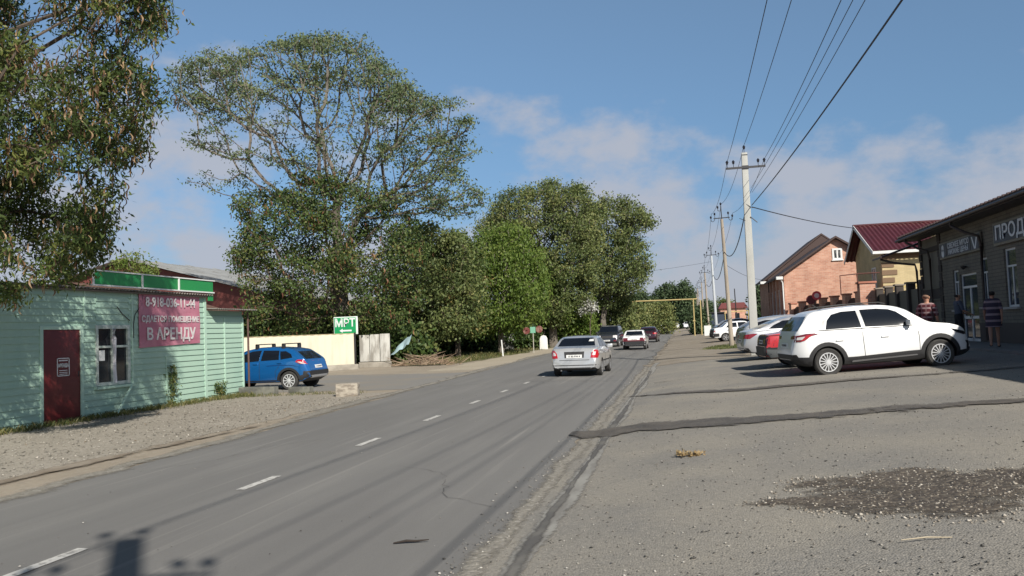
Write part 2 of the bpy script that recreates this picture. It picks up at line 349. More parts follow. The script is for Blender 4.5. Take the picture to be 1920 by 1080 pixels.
def gl(x, y): return min(x+22-abs(y-62)*.05, (-12.9+.02*(y-50))-x, y-44.5, 110-y)*.6+.5*fbm(x, y, .35, 6)
cellsheet('grass_strip', M_grassg, -24, -10.5, 44, 110, .4, gl, .009)
# right: parking apron, worn asphalt with gravel
strip('parking_lot', M_lot, ys_(-12, 34), redge, lambda y: 9.2, .0135, jag=.05)
strip('kerb_strip', M_kerb, list(np.arange(2, 20, .12))+ys_(20, 36)[1:], lambda y: -1.34+.03*math.sin(y*.7), lambda y: -1.08+.05*math.sin(y*.9), .0235, step=.1, jag=.03)
strip('gutter_groove', M_groove, list(np.arange(2, 20, .1))+ys_(20, 30)[1:], lambda y: -1.29+.03*math.sin(y*.8), lambda y: -1.16+.03*math.sin(y*.55), .0275, step=.06, jag=.03)
strip('edge_grit', M_sand, list(np.arange(2, 20, .09))+ys_(20, 44)[1:], lambda y: -1.67+.03*math.sin(y*1.1), lambda y: -1.38+.03*math.sin(y*.7), .0195, step=.08, jag=.07)
def band(pts, ws, amp, seed, am2=.09):
    xs = [p[0] for p in pts]; yy = [p[1] for p in pts]
    def f(x, y):
        if x < xs[0] or x > xs[-1]: return -1
        return float(np.interp(x, xs, ws))+amp*fbm(x, y, 2.1, seed)+am2*fbm(x, y, 7.5, seed+3)-abs(y-float(np.interp(x, xs, yy)))
    return f
cellsheet('wet_streak', M_wet, -2.0, 9.1, 11.4, 13.8, .04, band([(-1.85, 12.6), (-1.3, 12.75), (-.8, 12.95), (.1, 12.62), (.85, 12.5), (2.6, 12.5), (4.6, 12.5), (9.1, 13.0)], [.2, .62, .60, .56, .46, .36, .27, .25], .22, 11), .031)
cellsheet('wet_streak', M_wet, -1.6, 8.5, 16.6, 20.4, .06, band([(-1.5, 19.3), (-.9, 19.0), (.5, 18.2), (1.25, 17.9), (4.4, 18.05), (8.5, 18.6)], [.09, .16, .36, .38, .2, .16], .16, 21), .031)
cellsheet('wet_streak', M_wet, -.9, 3.6, 22.2, 24.6, .08, band([(-.9, 22.9), (1.5, 23.3), (3.6, 23.7)], [.04, .10, .12], .12, 31), .031)
def pud(x, y):
    e1 = 1-((x-1.75)/1.0)**2-((y-7.1)/.92)**2; e2 = 1-((x-3.1)/1.5)**2-((y-7.35)/.42)**2; e3 = 1-((x-1.0)/.65)**2-((y-6.98)/.16)**2
    return max(e1, e2, e3)+.75*fbm(x, y, 1.8, 2)+.4*fbm(x, y, 7, 5)
cellsheet('puddle_stain', M_wetg, -.4, 5.2, 5.4, 8.8, .035, pud, .020)
cellsheet('dirt_shoulder', M_shoulder, -1.75, 6.2, 31, 120, .35, lambda x, y: min(x-redge(y)+.1, (2.6+.03*(y-31))-x, y-32.8)+.45*fbm(x, y, .5, 8), .021)
def gr2(x, y): return 1-((x-2.6)/1.35)**2-((y-47)/3.6)**2+.5*fbm(x, y, .9, 3)
cellsheet('grass_patch', fade(mat('turf', (.10, .125, .04), .95, layers=[((.17, .16, .07), 4, .4, .6, U3, .7)], bump=(30, .8)), .3, .5, 4), .6, 5, 42, 52, .2, gr2, .030)
# raised pavement in front of the shop
MB().box(8.25, 10.25, 3, 47, .3, .69).build('pavement', M_pave, bevel=.02)['kind'] = 'structure'
# scattered stones
def pebbles(name, n, fx, size, m, lift=.0, tint=True):
    P = np.array([fx() for _ in range(n)])
    base = np.array([(1, 0, 0), (0, 1, 0), (-1, 0, 0), (0, -1, 0), (0, 0, .62), (0, 0, -.4)], float)
    fc = np.array([(0, 1, 4), (1, 2, 4), (2, 3, 4), (3, 0, 4), (1, 0, 5), (2, 1, 5), (3, 2, 5), (0, 3, 5)])
    s = size[0]+(size[1]-size[0])*rng.random(n)**2.5; a = rng.random(n)*6.28
    V = base[None]*np.stack([s*(.7+.6*rng.random(n)), s*(.7+.5*rng.random(n)), s*(.5+.5*rng.random(n))], 1)[:, None, :]
    V = V+(rng.random(V.shape)-.5)*s[:, None, None]*.5
    x = V[..., 0]*np.cos(a)[:, None]-V[..., 1]*np.sin(a)[:, None]; y = V[..., 0]*np.sin(a)[:, None]+V[..., 1]*np.cos(a)[:, None]
    zz = np.array([gz(p[0], p[1]) for p in P])+.018+lift
    V = np.stack([x+P[:, :1], y+P[:, 1:2], V[..., 2]+zz[:, None]], -1).reshape(-1, 3)
    Fc = (fc[None]+np.arange(n)[:, None, None]*6).reshape(-1, 3)
    t = np.repeat(rng.random(n), 8)
    o = raw_mesh(name, V, Fc, m, tint=t); return o
M_st = leaf_mat('stone_tones', [(.035, .033, .03), (.16, .15, .135), (.22, .20, .175), (.48, .46, .42)], 0)
def lot_pt():
    while 1:
        y = 3.2+22*random.random()**2.0; x = -1.1+random.random()*(1.5+y*.62)
        if random.random() < .35+.65*max(0, fbm(x, y, .5, 14)+.4): return x, y
tag(pebbles('loose_stones', 9500, lot_pt, (.004, .016), M_st), 'loose dark and pale stones strewn over the worn parking surface', 'gravel', kind='stuff')
def pud_pt():
    while 1:
        x, y = random.uniform(-.3, 5), random.uniform(5.5, 8.7)
        if pud(x, y) > -.25: return x, y
tag(pebbles('wet_gravel', 2600, pud_pt, (.007, .019), leaf_mat('gravel_tones', [(.10, .085, .07), (.30, .26, .21), (.5, .46, .4)], 0)), 'pale gravel lying in the damp brown stain on the lot', 'gravel', kind='stuff')
def lv():
    y = 3+random.random()*19; return -14.4+random.random()*5.6, y
tag(pebbles('verge_gravel', 7500, lv, (.010, .032), leaf_mat('gravel_tones_grey', [(.09, .085, .072), (.25, .23, .195), (.42, .39, .34)], 0), lift=-.005), 'grey gravel spread in front of the mint green building', 'gravel', kind='stuff')
tag(pebbles('edge_stones', 1800, lambda: (-1.6+random.gauss(0, .13), 3+random.random()**1.6*28), (.006, .018), M_st), 'small stones gathered along the right edge of the asphalt', 'gravel', kind='stuff')
tag(pebbles('road_grit', 260, lambda: (random.uniform(-7, -1.8), 4+random.random()**1.5*24), (.004, .012), M_st), 'scattered grit on the road asphalt', 'grit', kind='stuff')
# fallen leaves and grass tufts
def blades(name, pts, h, w, m, lean=.5, parent=None, per=14, spread=.12):
    P = np.array([p for p in pts for _ in range(per)], float); n = len(P)
    P[:, :2] += rng.normal(0, spread, (n, 2)); a = rng.random(n)*6.28; L = h*(.4+.8*rng.random(n))
    d = np.stack([np.cos(a)*lean*rng.random(n), np.sin(a)*lean*rng.random(n), np.ones(n)], 1); d /= np.linalg.norm(d, axis=1)[:, None]
    s = np.stack([-np.sin(a), np.cos(a), np.zeros(n)], 1)*w
    V = np.stack([P-s, P+s, P+d*L[:, None]*.6+s*.7+d*0, P+d*L[:, None]+np.stack([np.cos(a), np.sin(a), np.zeros(n)], 1)*(L*.3)[:, None]], 1).reshape(-1, 3)
    F = np.arange(4*n).reshape(-1, 4)
    return raw_mesh(name, V, F, m, parent, tint=rng.random(n))
M_gb = leaf_mat('grass_blades', [(.05, .075, .02), (.12, .13, .04), (.26, .22, .10)], .3)
def G(x, y, o=0): return (x, y, gz(x, y)+o)
pts = [G(-14.62+random.random()**2*.5, y) for y in np.arange(5, 24.8, .05)]
tag(blades('grass_tufts', pts, .13, .006, M_gb), 'thin grass growing along the foot of the mint green wall', 'grass', kind='stuff')
pts = []
while len(pts) < 2600:
    x, y = random.uniform(-24, -10.5), random.uniform(44.5, 100)
    if gl(x, y) > .1: pts.append(G(x, y))
tag(blades('grass_tufts', pts, .22, .02, M_gb, per=5, spread=.2), 'dry yellow green grass under the trees left of the road', 'grass', kind='stuff')
pts = []
while len(pts) < 500:
    x, y = random.uniform(.6, 5), random.uniform(42.5, 51)
    if gr2(x, y) > 0: pts.append(G(x, y))
tag(blades('grass_tufts', pts, .10, .012, leaf_mat('turf_blades', [(.07, .10, .025), (.13, .16, .05), (.22, .21, .09)], .3), per=6, spread=.15), 'patch of short green grass beside the power pole', 'grass', kind='stuff')
pts = [G(-14.3+random.random()*.4+ (.0 if y < 25 else 0), y) for y in np.arange(22.5, 25.3, .05)]+[G(random.uniform(-14.2, -9.9), 23.6+random.gauss(0, .2)) for _ in range(60)]
tag(blades('grass_tufts', pts, .10, .006, M_gb, per=8), 'sparse weeds at the corner of the side road', 'grass', kind='stuff')

# hairline cracks and tar seams in the asphalt
def crack(name, pts, w, m, n=5):
    mb = MB(); P = []
    for a, b in zip(pts, pts[1:]):
        L = math.hypot(b[0]-a[0], b[1]-a[1]); k = max(2, int(L/.12))
        for i in range(k): t = i/k; P.append((a[0]+(b[0]-a[0])*t+random.gauss(0, .022), a[1]+(b[1]-a[1])*t+random.gauss(0, .022)))
    P.append(pts[-1]); L_ = []; R_ = []
    for i, p in enumerate(P):
        q = P[min(i+1, len(P)-1)]; o = P[max(i-1, 0)]; d = Vector((q[0]-o[0], q[1]-o[1])).normalized(); ww = w*random.uniform(.3, 1.4)
        L_.append((p[0]-d.y*ww, p[1]+d.x*ww, gz(p[0], p[1])+.0175)); R_.append((p[0]+d.y*ww, p[1]-d.x*ww, gz(p[0], p[1])+.0175))
    k = len(P); mb.add(L_+R_, [(i, k+i, k+i+1, i+1) for i in range(k-1)]); o = mb.build(name, m); o['kind'] = 'structure'; return o
M_crack = mat('crack', (.09, .087, .082), .95)
crack('road_crack', [(-7.2, 9.5), (-6.6, 10.3), (-6.5, 11.6), (-5.9, 12.3)], .004, M_crack); crack('road_crack', [(-1.9, 7.6), (-2.5, 8.0), (-2.9, 9.3), (-3.6, 9.7)], .003, M_crack)
crack('road_crack', [(-7.6, 17), (-6, 17.4), (-5.2, 17.2)], .006, M_crack)
crack('road_crack', [(-7.9, 25), (-5, 25.3), (-1.7, 25.1)], .016, M_crack); crack('road_crack', [(-8, 40), (-5, 40.4), (-1.7, 40.2)], .03, M_crack)
# ================================================================== LEFT: mint green clad building
M_mint = mat('mint_siding', (.36, .51, .41), .6, layers=[((.25, .41, .34), 1.1, .45, .7, (1, 1, .5), .45), ((.40, .56, .46), 6, .55, .75, (1, .3, 3), .3)])
M_mintT = mat('mint_trim', (.42, .60, .49), .55, layers=[((.5, .6, .5), 9, .5, .7, U3, .5)])
M_letw = mat('clean_white', (.74, .76, .75), .5)
M_white = mat('white_paint', (.72, .73, .72), .6, layers=[((.5, .5, .48), 6, .5, .7, U3, .4)])
M_glass = mat('window_glass', (.02, .025, .03), .06, spec=.8)
M_dk = mat('dark_metal', (.028, .026, .028), .5)
M_zinc = mat('weathered_roofing', (.30, .31, .31), .55, .1, layers=[((.16, .15, .14), 1.2, .4, .7, (1, .3, 1), .6)])
M_asb = mat('old_slate_sheet', (.24, .22, .20), .9, layers=[((.12, .11, .10), 2, .4, .6, U3, .6)])
def siding(name, root, X, y0, y1, z0, z1, m=None, h=.165, lip=.032, sgn=1):
    """real lap boards: each leans out to a lip at its bottom edge"""
    mb = MB(); z = z0
    while z < z1-.01:
        t = min(z+h, z1)
        mb.add([(X, y0, z), (X+sgn*lip, y0, z), (X+sgn*lip, y1, z), (X, y1, z), (X+sgn*.004, y0, t), (X+sgn*.004, y1, t)], [(0, 1, 2, 3), (1, 4, 5, 2), (0, 4, 1), (3, 2, 5)])
        z = t
    return mb.build(name, m or M_mint, root, world=True)
def corrug(mb, x0, z0, x1, z1, y0, y1, pitch=.13, amp=.022, along='y'):
    """wavy sheet; the waves run across `along`, the sheet slopes from (x0,z0) to (x1,z1)"""
    n = max(4, int((y1-y0)/pitch*8)); vs = []
    for i in range(n+1):
        y = y0+(y1-y0)*i/n; w = amp*math.sin(2*math.pi*(y-y0)/pitch)
        for a, b in ((x0, z0), (x1, z1)):
            vs.append((a, y, b+w) if along == 'y' else (y, a, b+w))
    k = len(vs); vs += [(a, b, c-.008) for a, b, c in vs]
    fs = [(2*i, 2*i+1, 2*i+3, 2*i+2) for i in range(n)]+[(k+2*i, k+2*i+2, k+2*i+3, k+2*i+1) for i in range(n)]
    fs += [(2*i, 2*i+2, k+2*i+2, k+2*i) for i in range(n)]+[(2*i+1, k+2*i+1, k+2*i+3, 2*i+3) for i in range(n)]
    fs += [(0, k, k+1, 1), (2*n, 2*n+1, k+2*n+1, k+2*n)]
    mb.add(vs, fs); return mb
gb = thing('clad_building', (-14.8, 14, -.1), 'low mint green building with lap siding and a bright green board along its roof', 'building')
XW = -14.8
MB().box(-20.5, XW-.03, 4, 22.78, -.3, 3.12).build('wall', mat('wall_core', (.2, .3, .24), .9), gb, world=True)
for (a, b, c, d) in [(4, 16.16, -.15, 3.14), (16.16, 17.40, 2.16, 3.14), (17.40, 17.93, -.15, 3.14), (17.93, 19.17, 2.22, 3.14), (17.93, 19.17, -.15, .70), (19.17, 22.76, -.15, 3.14)]:
    zz = -.15+.165*round((c+.15)/.165) if c > 0 else c
    siding('siding', gb, XW, a, b, c, d)
mb = MB()
mb.box(XW, XW+.035, 16.08, 16.18, -.15, 2.24).box(XW, XW+.035, 17.38, 17.48, -.15, 2.24).box(XW, XW+.034, 16.18, 17.38, 2.15, 2.24)
mb.build('door_frame', M_mintT, gb, world=True, bevel=.004)
for q in ((22.68, 22.80, -.15, 3.14), (17.50, 17.55, 2.24, 3.14), (19.28, 19.33, .6, 3.14), (20.75, 20.8, -.15, 1.35)): MB().box(XW, XW+.036, *q).build('corner_trim', M_mintT, gb, world=True)
pass
door = MB().box(XW-.06, XW+.006, 16.18, 17.38, -.08, 2.15).build('door', mat('dark_red_door', (.115, .012, .014), .5, layers=[((.17, .03, .025), 2.5, .5, .7, (1, 1, .4), .7)]), gb, world=True, bevel=.006)
tag(door, 'dark red metal door with a small white outlined notice')
MB().tube((XW+.05, 17.27, .98), (XW+.05, 17.27, 1.12), .012).build('handle', M_dk, gb, world=True).parent = door
ns = MB()
for (a, b, c, d) in [(16.62, 17.02, 1.44, 1.46), (16.62, 17.02, 1.02, 1.04), (16.62, 16.64, 1.02, 1.46), (17.0, 17.02, 1.02, 1.46), (16.68, 16.96, 1.385, 1.41), (16.69, 16.95, 1.15, 1.165), (16.69, 16.95, 1.10, 1.115), (16.69, 16.95, 1.06, 1.075)]:
    ns.box(XW+.006, XW+.014, a, b, c, d)
ns.build('door_notice', M_white, gb, world=True).parent = door
RX = Matrix(((0, 0, 1), (1, 0, 0), (0, 1, 0)))        # text facing +x, reading towards +y
RXn = Matrix(((0, 0, -1), (-1, 0, 0), (0, 1, 0)))     # facing -x, reading towards -y
RYn = Matrix(((1, 0, 0), (0, 0, -1), (0, 1, 0)))      # facing -y
t = text('АРЕНДА', .115, M_white, door, Vector((.012, 2.82, 1.375)), RX, bold=.004, sx=.72)
# window
wf = MB(); x0, x1 = XW-.035, XW+.045
for (a, b, c, d) in [(17.90, 17.99, .68, 2.26), (19.10, 19.20, .68, 2.26), (17.99, 19.10, 2.16, 2.26), (17.99, 19.10, .68, .77), (18.50, 18.60, .77, 2.16), (17.99, 18.50, 1.66, 1.72), (18.60, 19.10, 1.66, 1.72)]:
    wf.box(x0, x1 if b-a < .12 or 1 else x1, a, b, c, d)
win = wf.build('window', mat('peeling_white_frame', (.55, .60, .55), .7, layers=[((.3, .38, .33), 7, .45, .6, U3, .8)]), gb, world=True, bevel=.005)
MB().box(XW-.05, XW-.012, 17.97, 19.12, .75, 2.18).build('pane', M_glass, gb, world=True).parent = win
mb = MB(); mb.box(XW-.011, XW-.004, 18.06, 18.27, 1.33, 1.6)
mb.build('notice', M_white, gb, world=True).parent = win
mb = MB(); mb.path([(XW+.05, 18.56, 2.15), (XW+.07, 18.52, 1.9), (XW+.05, 18.57, 1.6), (XW+.055, 18.55, 1.1), (XW+.05, 18.6, .74)], [.05, .07, .045, .05, .045], 7)
mb.build('curtain', mat('white_cloth', (.68, .66, .70), .9), gb, world=True, smooth=True).parent = win
MB().box(XW, XW+.12, 17.86, 19.3, .60, .67).build('window_sill', M_mintT, gb, world=True, bevel=.006)
mb = MB().path([(XW+.32, 18.30, -.05), (XW+.10, 19.2, .66)], .03, 6); mb.build('drain_pipe', M_mintT, gb, world=True)
mb = MB(); mb.path([(XW+.04, 19.35, 1.9), (XW+.05, 19.34, 2.3), (XW+.04, 19.42, 2.55), (XW+.04, 19.7, 2.85), (XW+.04, 19.75, 3.1)], .012, 5).path([(XW+.04, 18.7, 2.75), (XW+.05, 18.9, 2.55), (XW+.04, 19.2, 2.38)], .012, 5)
mb.build('cable', M_dk, gb, world=True)
rf = MB(); corrug(rf, XW+.20, 3.20, -20.6, 3.75, 3.8, 22.95)
rf.build('roof', M_asb, gb, world=True)
MB().box(XW+.03, XW+.14, 4, 22.9, 3.12, 3.163).build('soffit_board', mat('soffit', (.13, .11, .09), .9), gb, world=True)
fb = MB().box(XW+.14, XW+.17, 17.72, 22.98, 3.30, 3.64).build('fascia_board', mat('bright_green_sheet', (.02, .25, .07), .5, layers=[((.02, .22, .07), 2, .45, .65, U3, .7)]), gb, world=True)
mb = MB()
mb.box(XW+.13, XW+.20, 17.6, 23.05, 3.642, 3.675).box(XW+.13, XW+.20, 17.6, 23.02, 3.26, 3.298)
for y in (17.66, 19.55, 21.2): mb.box(XW+.171, XW+.195, y-.03, y+.03, 3.30, 3.64)
mb.build('fascia_trim', M_white, gb, world=True)
MB().box(XW+.12, XW+.16, 22.76, 23.0, 3.02, 3.26).build('fascia_end', MATS['bright_green_sheet'], gb, world=True)
# banner
bn = thing('banner', (XW+.05, 21, 2.45), 'faded pink rental banner with white Russian lettering on the mint green wall', 'banner')
bb = MB(); Ny, Nz = 24, 14; vs = []
def bpt(i, j):
    u, v = i/Ny, j/Nz
    y = 19.56+u*2.86+.08*v*0; z = (1.62+.08*u)+(v)*(1.50-.06*u); x = XW+.05+.012*math.sin(u*9)*math.sin(v*5)+.005*math.sin(u*23+v*9)+.003*math.sin(v*31-u*11)
    return (x, y, z)
for j in range(Nz+1):
    for i in range(Ny+1): vs.append(bpt(i, j))
bb.add(vs, [(j*(Ny+1)+i, j*(Ny+1)+i+1, (j+1)*(Ny+1)+i+1, (j+1)*(Ny+1)+i) for j in range(Nz) for i in range(Ny)])
vs2 = [(x-.006, y, z) for x, y, z in vs]; bb.add(vs2, [(j*(Ny+1)+i, (j+1)*(Ny+1)+i, (j+1)*(Ny+1)+i+1, j*(Ny+1)+i+1) for j in range(Nz) for i in range(Ny)])
bb.build('sheet', mat('banner_pink', (.43, .15, .21), .6, layers=[((.52, .24, .31), 1.4, .4, .7, U3, .7)]), bn, world=True)
M_let = mat('faded_white_letters', (.62, .60, .60), .7, layers=[((.5, .3, .34), 5, .5, .65, U3, .5)])
def btext(s, size, yc, zc, sx, bold): text(s, size, M_let, bn, Vector((.024, yc-21, zc-2.45)), RX, sx=sx, bold=bold)
btext('8-918-036-11-44', .37, 20.99, 2.90, .93, .008)
btext('СДАЕТСЯ ПОМЕЩЕНИЕ', .235, 21.0, 2.42, .98, .007)
btext('В АРЕНДУ', .46, 21.0, 1.98, 1.0, .012)
# annex
an = thing('clad_annex', (XW, 23.9, -.1), 'small mint green annex with a lower wavy roof at the end of the clad building', 'annex')
MB().box(-18, XW-.03, 22.80, 24.93, -.3, 2.72).build('wall', MATS['wall_core'], an, world=True)
siding('siding', an, XW, 22.82, 24.95, -.15, 2.55)
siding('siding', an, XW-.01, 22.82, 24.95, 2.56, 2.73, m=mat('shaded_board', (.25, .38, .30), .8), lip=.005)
for q in ((23.80, 23.86), (24.90, 24.98)): MB().box(XW, XW+.04, *q, -.15, 2.5).build('corner_trim', M_mintT, an, world=True)
rf = MB(); corrug(rf, XW+.38, 2.76, -18.2, 3.0, 22.85, 25.3, pitch=.11, amp=.018); rf.build('roof', M_asb, an, world=True)
MB().tube((XW+.12, 25.12, -.1), (XW+.12, 25.12, 2.7), .035).build('drain_pipe', mat('brown_pipe', (.10, .055, .045), .6), an, world=True)
# shed with brown wavy roof behind annex
shd = thing('shed', (-20.5, 27, -.1), 'shed with a rusty brown wavy roof behind the mint annex', 'shed')
MB().box(-25.2, -18.6, 25.6, 29.6, -.3, 2.9).build('wall', mat('shed_wall', (.13, .11, .09), .9), shd, world=True)
rf = MB(); corrug(rf, -18.2, 2.95, -22, 4.1, 25.4, 29.8, pitch=.2, amp=.03); corrug(rf, -22, 4.1, -25.6, 2.95, 25.4, 29.8, pitch=.2, amp=.03)
rf.build('roof', mat('rusty_brown_roof', (.075, .04, .03), .8, layers=[((.13, .08, .06), 2, .4, .6, U3, .7)]), shd, world=True)
MB().prism([(-25.2, 2.88), (-18.6, 2.88), (-22, 4.0)], lambda u, v, s: (u, 25.6+s*.1, v)).build('gable', MATS['rusty_brown_roof'], shd, world=True)
# warehouse
wh = thing('warehouse', (-42, 60, -.1), 'long warehouse with grey sheet roof and a dark red gable behind the trees', 'warehouse')
MB().prism([(-60, 0), (-33.6, 0), (-33.6, 5.55), (-46.4, 8.95), (-60, 5.4)], lambda u, v, s: (u, 60+s*24, v)).build('wall', mat('dark_red_sheet', (.12, .03, .025), .7, layers=[((.17, .06, .05), 2, .4, .65, U3, .6)]), wh, world=True)
rf = MB(); 
for (a, b, c, d) in ((-32.6, 5.38, -46.4, 9.12), (-46.4, 9.12, -60.6, 5.35)):
    corrug(rf, a, b, c, d, 59.2, 84.5, pitch=.5, amp=.04)
for y in np.arange(59.4, 84, 4.5): rf.tube((-32.6, y, 5.48), (-46.4, y, 9.22), .05, n=4)
rf.build('roof', M_zinc, wh, world=True)
# ------------------------------------------------------------------ cream fence, slab fence, sign
M_cream = mat('cream_sheet', (.64, .59, .46), .55, layers=[((.46, .41, .31), 2.2, .52, .72, (1, 1, .25), .45)])
fr = thing('metal_fence', (-20, 40, -.1), 'cream profiled metal fence behind the blue car', 'fence')
P0, P1 = Vector((-24.5, 37.0, 0)), Vector((-18.05, 42.1, 0)); d = (P1-P0); L = d.length; d.normalize(); nn = Vector((d.y, -d.x, 0))
mb = MB(); n = int(L/.1); vs = []
for i in range(n+1):
    o = .010 if (i % 4) < 2 else -.010; p = P0+d*(L*i/n)+nn*o
    vs += [(p.x, p.y, .08), (p.x, p.y, 1.86+.03*i/n)]
mb.add(vs, [(2*i, 2*i+2, 2*i+3, 2*i+1) for i in range(n)])
q = [(a-nn.x*.004, b-nn.y*.004, c) for a, b, c in vs]; mb.add(q, [(2*i, 2*i+1, 2*i+3, 2*i+2) for i in range(n)])
mb.build('fence_sheet', M_cream, fr, world=True)
mb = MB().wall(P0+Vector((0, 0, 0)), P1, .05, 1.885, 1.91); mb.build('top_rail', mat('cream_rail', (.5, .42, .25), .6), fr, world=True)
for k in (1, ): MB().box(P1.x-.02, P1.x+.06, P1.y-.04, P1.y+.04, -.1, 1.95).build('post', M_dk, fr, world=True)
cs_ = thing('concrete_slab', (-18.6, 41.1, -.1), 'low pale concrete slab at the foot of the cream fence', 'slab')
MB().obox((-19.0, 40.5, .05), (d, nn, (0, 0, 1)), (3.4, .4, .30)).build('block', mat('old_concrete', (.36, .33, .28), .95, layers=[((.2, .18, .15), 3, .4, .65, U3, .6)], bump=(20, .5)), cs_, world=True, bevel=.03)
mr = thing('direction_sign', (-18.75, 42.4, 0), 'green square MRT sign with a left arrow standing above the cream fence', 'sign')
MB().box(-19.40, -17.96, 42.38, 42.44, 1.86, 2.86).build('board', mat('sign_white_edge', (.75, .8, .76), .5), mr, world=True, bevel=.01)
MB().box(-19.36, -18.06, 42.366, 42.379, 1.89, 2.81).build('face', mat('sign_green', (.012, .30, .10), .5), mr, world=True)
MB().box(-18.25, -18.19, 42.45, 42.51, -.1, 2.2).build('post', M_dk, mr, world=True)
text('МРТ', .62, M_letw, mr, Vector((.04, -.039, 2.49)), RYn, sx=.93, bold=.014)
ar = MB().prism([(-17.86, 2.07), (-17.66, 2.18), (-17.66, 2.115), (-17.12, 2.115), (-17.12, 2.025), (-17.66, 2.025), (-17.66, 1.96)], lambda u, v, s: (u-1.20, 42.362-.008*s, v))
ar.build('arrow', M_letw, mr, world=True)
sf = thing('slab_fence', (-17, 43.6, 0), 'weathered white slab fence to the right of the green sign', 'fence')
mb = MB(); 
for k in range(3): mb.box(-18.35+k*.62+.0, -17.77+k*.62, 43.5+.02*k, 43.58+.02*k, .25, 1.78+.02*k)
mb.build('panel', mat('weathered_white', (.55, .54, .50), .9, layers=[((.25, .23, .2), 2.2, .45, .62, (2, 1, .5), .8)], bump=(8, .4)), sf, world=True, bevel=.01)
mb = MB().box(-18.4, -16.45, 43.44, 43.62, -.1, .22); mb.build('plinth', MATS['old_concrete'], sf, world=True, bevel=.02)
tp = thing('tarpaulin', (-15.6, 44.2, 0), 'pale blue tarpaulin thrown over the brush pile beside the slab fence', 'tarp')
mb = MB(); vs = [(-16.75+1.25*i/8, 44.0+.2*j-.1*math.sin(i), .45+.09*i+.0*j+(.55 if i > 3 else .2+.08*i)*j/3+.05*math.sin(i*2+j)) for j in range(4) for i in range(9)]
mb.add(vs, [(j*9+i, j*9+i+1, (j+1)*9+i+1, (j+1)*9+i) for j in range(3) for i in range(8)]).build('sheet', mat('blue_tarp', (.38, .52, .56), .6), tp, world=True, smooth=True)
br = thing('brush_pile', (-14.6, 43.6, -.1), 'heap of cut brown branches lying beside the road under the trees', 'brush')
mb = MB()
for i in range(150):
    x, y = random.gauss(-14.5, .95), random.gauss(43.7, .5); z = max(0, .5-abs(x+14.5)*.25)*random.random()-.05
    a = random.uniform(-.5, 3.6); l = random.uniform(.4, 1.5); e = random.uniform(-.1, .7)
    mb.tube((x, y, z), (x+l*math.cos(a)*math.cos(e), y+l*math.sin(a)*.5, z+l*math.sin(e)*.6), random.uniform(.012, .035), .006, 5)
mb.build('branches', mat('cut_wood', (.22, .15, .10), .9, layers=[((.35, .27, .19), 3, .45, .6, U3, .8)]), br, world=True, kind='stuff')
# concrete block and low kerb stones at the side road
cb = MB(); cb.obox((0, 0, .19), ((1, .25, 0), (-.25, 1, 0), (0, 0, 1)), (.66, .45, .42))
b_ = cb.build('concrete_block', mat('weathered_block', (.40, .36, .30), .95, layers=[((.20, .17, .14), 4, .42, .58, (1, 1, 2.5), .9)], bump=(14, .8, .03)), bevel=.035)
b_.location = (-9.95, 22.6, -.08); tag(b_, 'weathered pale concrete block on the gravel at the mouth of the side road', 'concrete block')
k_ = MB(); k_.obox((0, 0, .13), ((1, -.08, 0), (.08, 1, 0), (0, 0, 1)), (1.35, .3, .3)); k_ = k_.build('kerb_stone', mat('dark_stone', (.11, .11, .10), .95, layers=[((.2, .2, .17), 3, .45, .6, U3, .7)], bump=(14, .6, .02)), bevel=.03)
k_.location = (-13.95, 24.45, -.12); tag(k_, 'long grey kerb stone at the corner of the mint annex', 'kerb stone', 'kerb stones at the side road')
k2 = k_.copy(); COL.objects.link(k2); k2.location = (-12.5, 24.62, -.12); k2.scale = (.6, 1, .85); k2['label'] = 'short dark kerb stone just in front of the blue car rear wheel'
# posts and small things under the trees
def stub(name, x, y, h, r, m, label, cat, lean=0):
    mb = MB().tube((0, 0, -.1), (lean, 0, h), r, r*.9, 8); mb.tube((lean, 0, h), (lean*1.03, 0, h+.02), r*.9, r*.5, 8)
    o = mb.build(name, m, smooth=True); o.location = (x, y, gz(x, y)); return tag(o, label, cat)
stub('marker_post', -12.7, 56, 1.15, .05, M_white, 'thin white marker post on the grass strip in front of the trees', 'post', -.08)
ms_ = MB().prism([(-.36, -.1), (.36, -.1), (.33, .95), (.22, 1.17), (.0, 1.25), (-.22, 1.17), (-.33, .95)], lambda u, v, s: (u, -.12+.24*s, v)).build('milestone', mat('limewash', (.78, .77, .74), .8, layers=[((.5, .49, .46), 3, .55, .75, U3, .5)]), bevel=.03)
ms_.location = (-12.15, 70, gz(-12.1, 70)); tag(ms_, 'white round topped stone marker beside the road left of the silver car', 'marker stone')
fl = thing('advertising_post', (-11.3, 60.5, gz(-11.3, 60)), 'post with a green panel between two dull red round plates by the road', 'signpost')
MB().tube((0, 0, -.1), (0, 0, 2.0), .035).build('post', mat('post_grey', (.4, .38, .33), .8), fl)
MB().box(-.2, .2, -.05, -.02, 1.55, 2.02).build('panel', mat('panel_green', (.18, .42, .30), .6), fl)
for s in (-1, 1):
    MB().lathe([(.27, -.06), (.27, -.03)], (s*.5, 0, 1.78+.04*s), 18, 'y').build('round_plate', mat('dull_red', (.15, .035, .03), .7, layers=[((.35, .25, .2), 3, .5, .6, U3, .5)]), fl)
mb = MB().tube((-.7, -.02, 1.8), (.7, -.02, 1.84), .02); mb.build('crossbar', M_dk, fl)
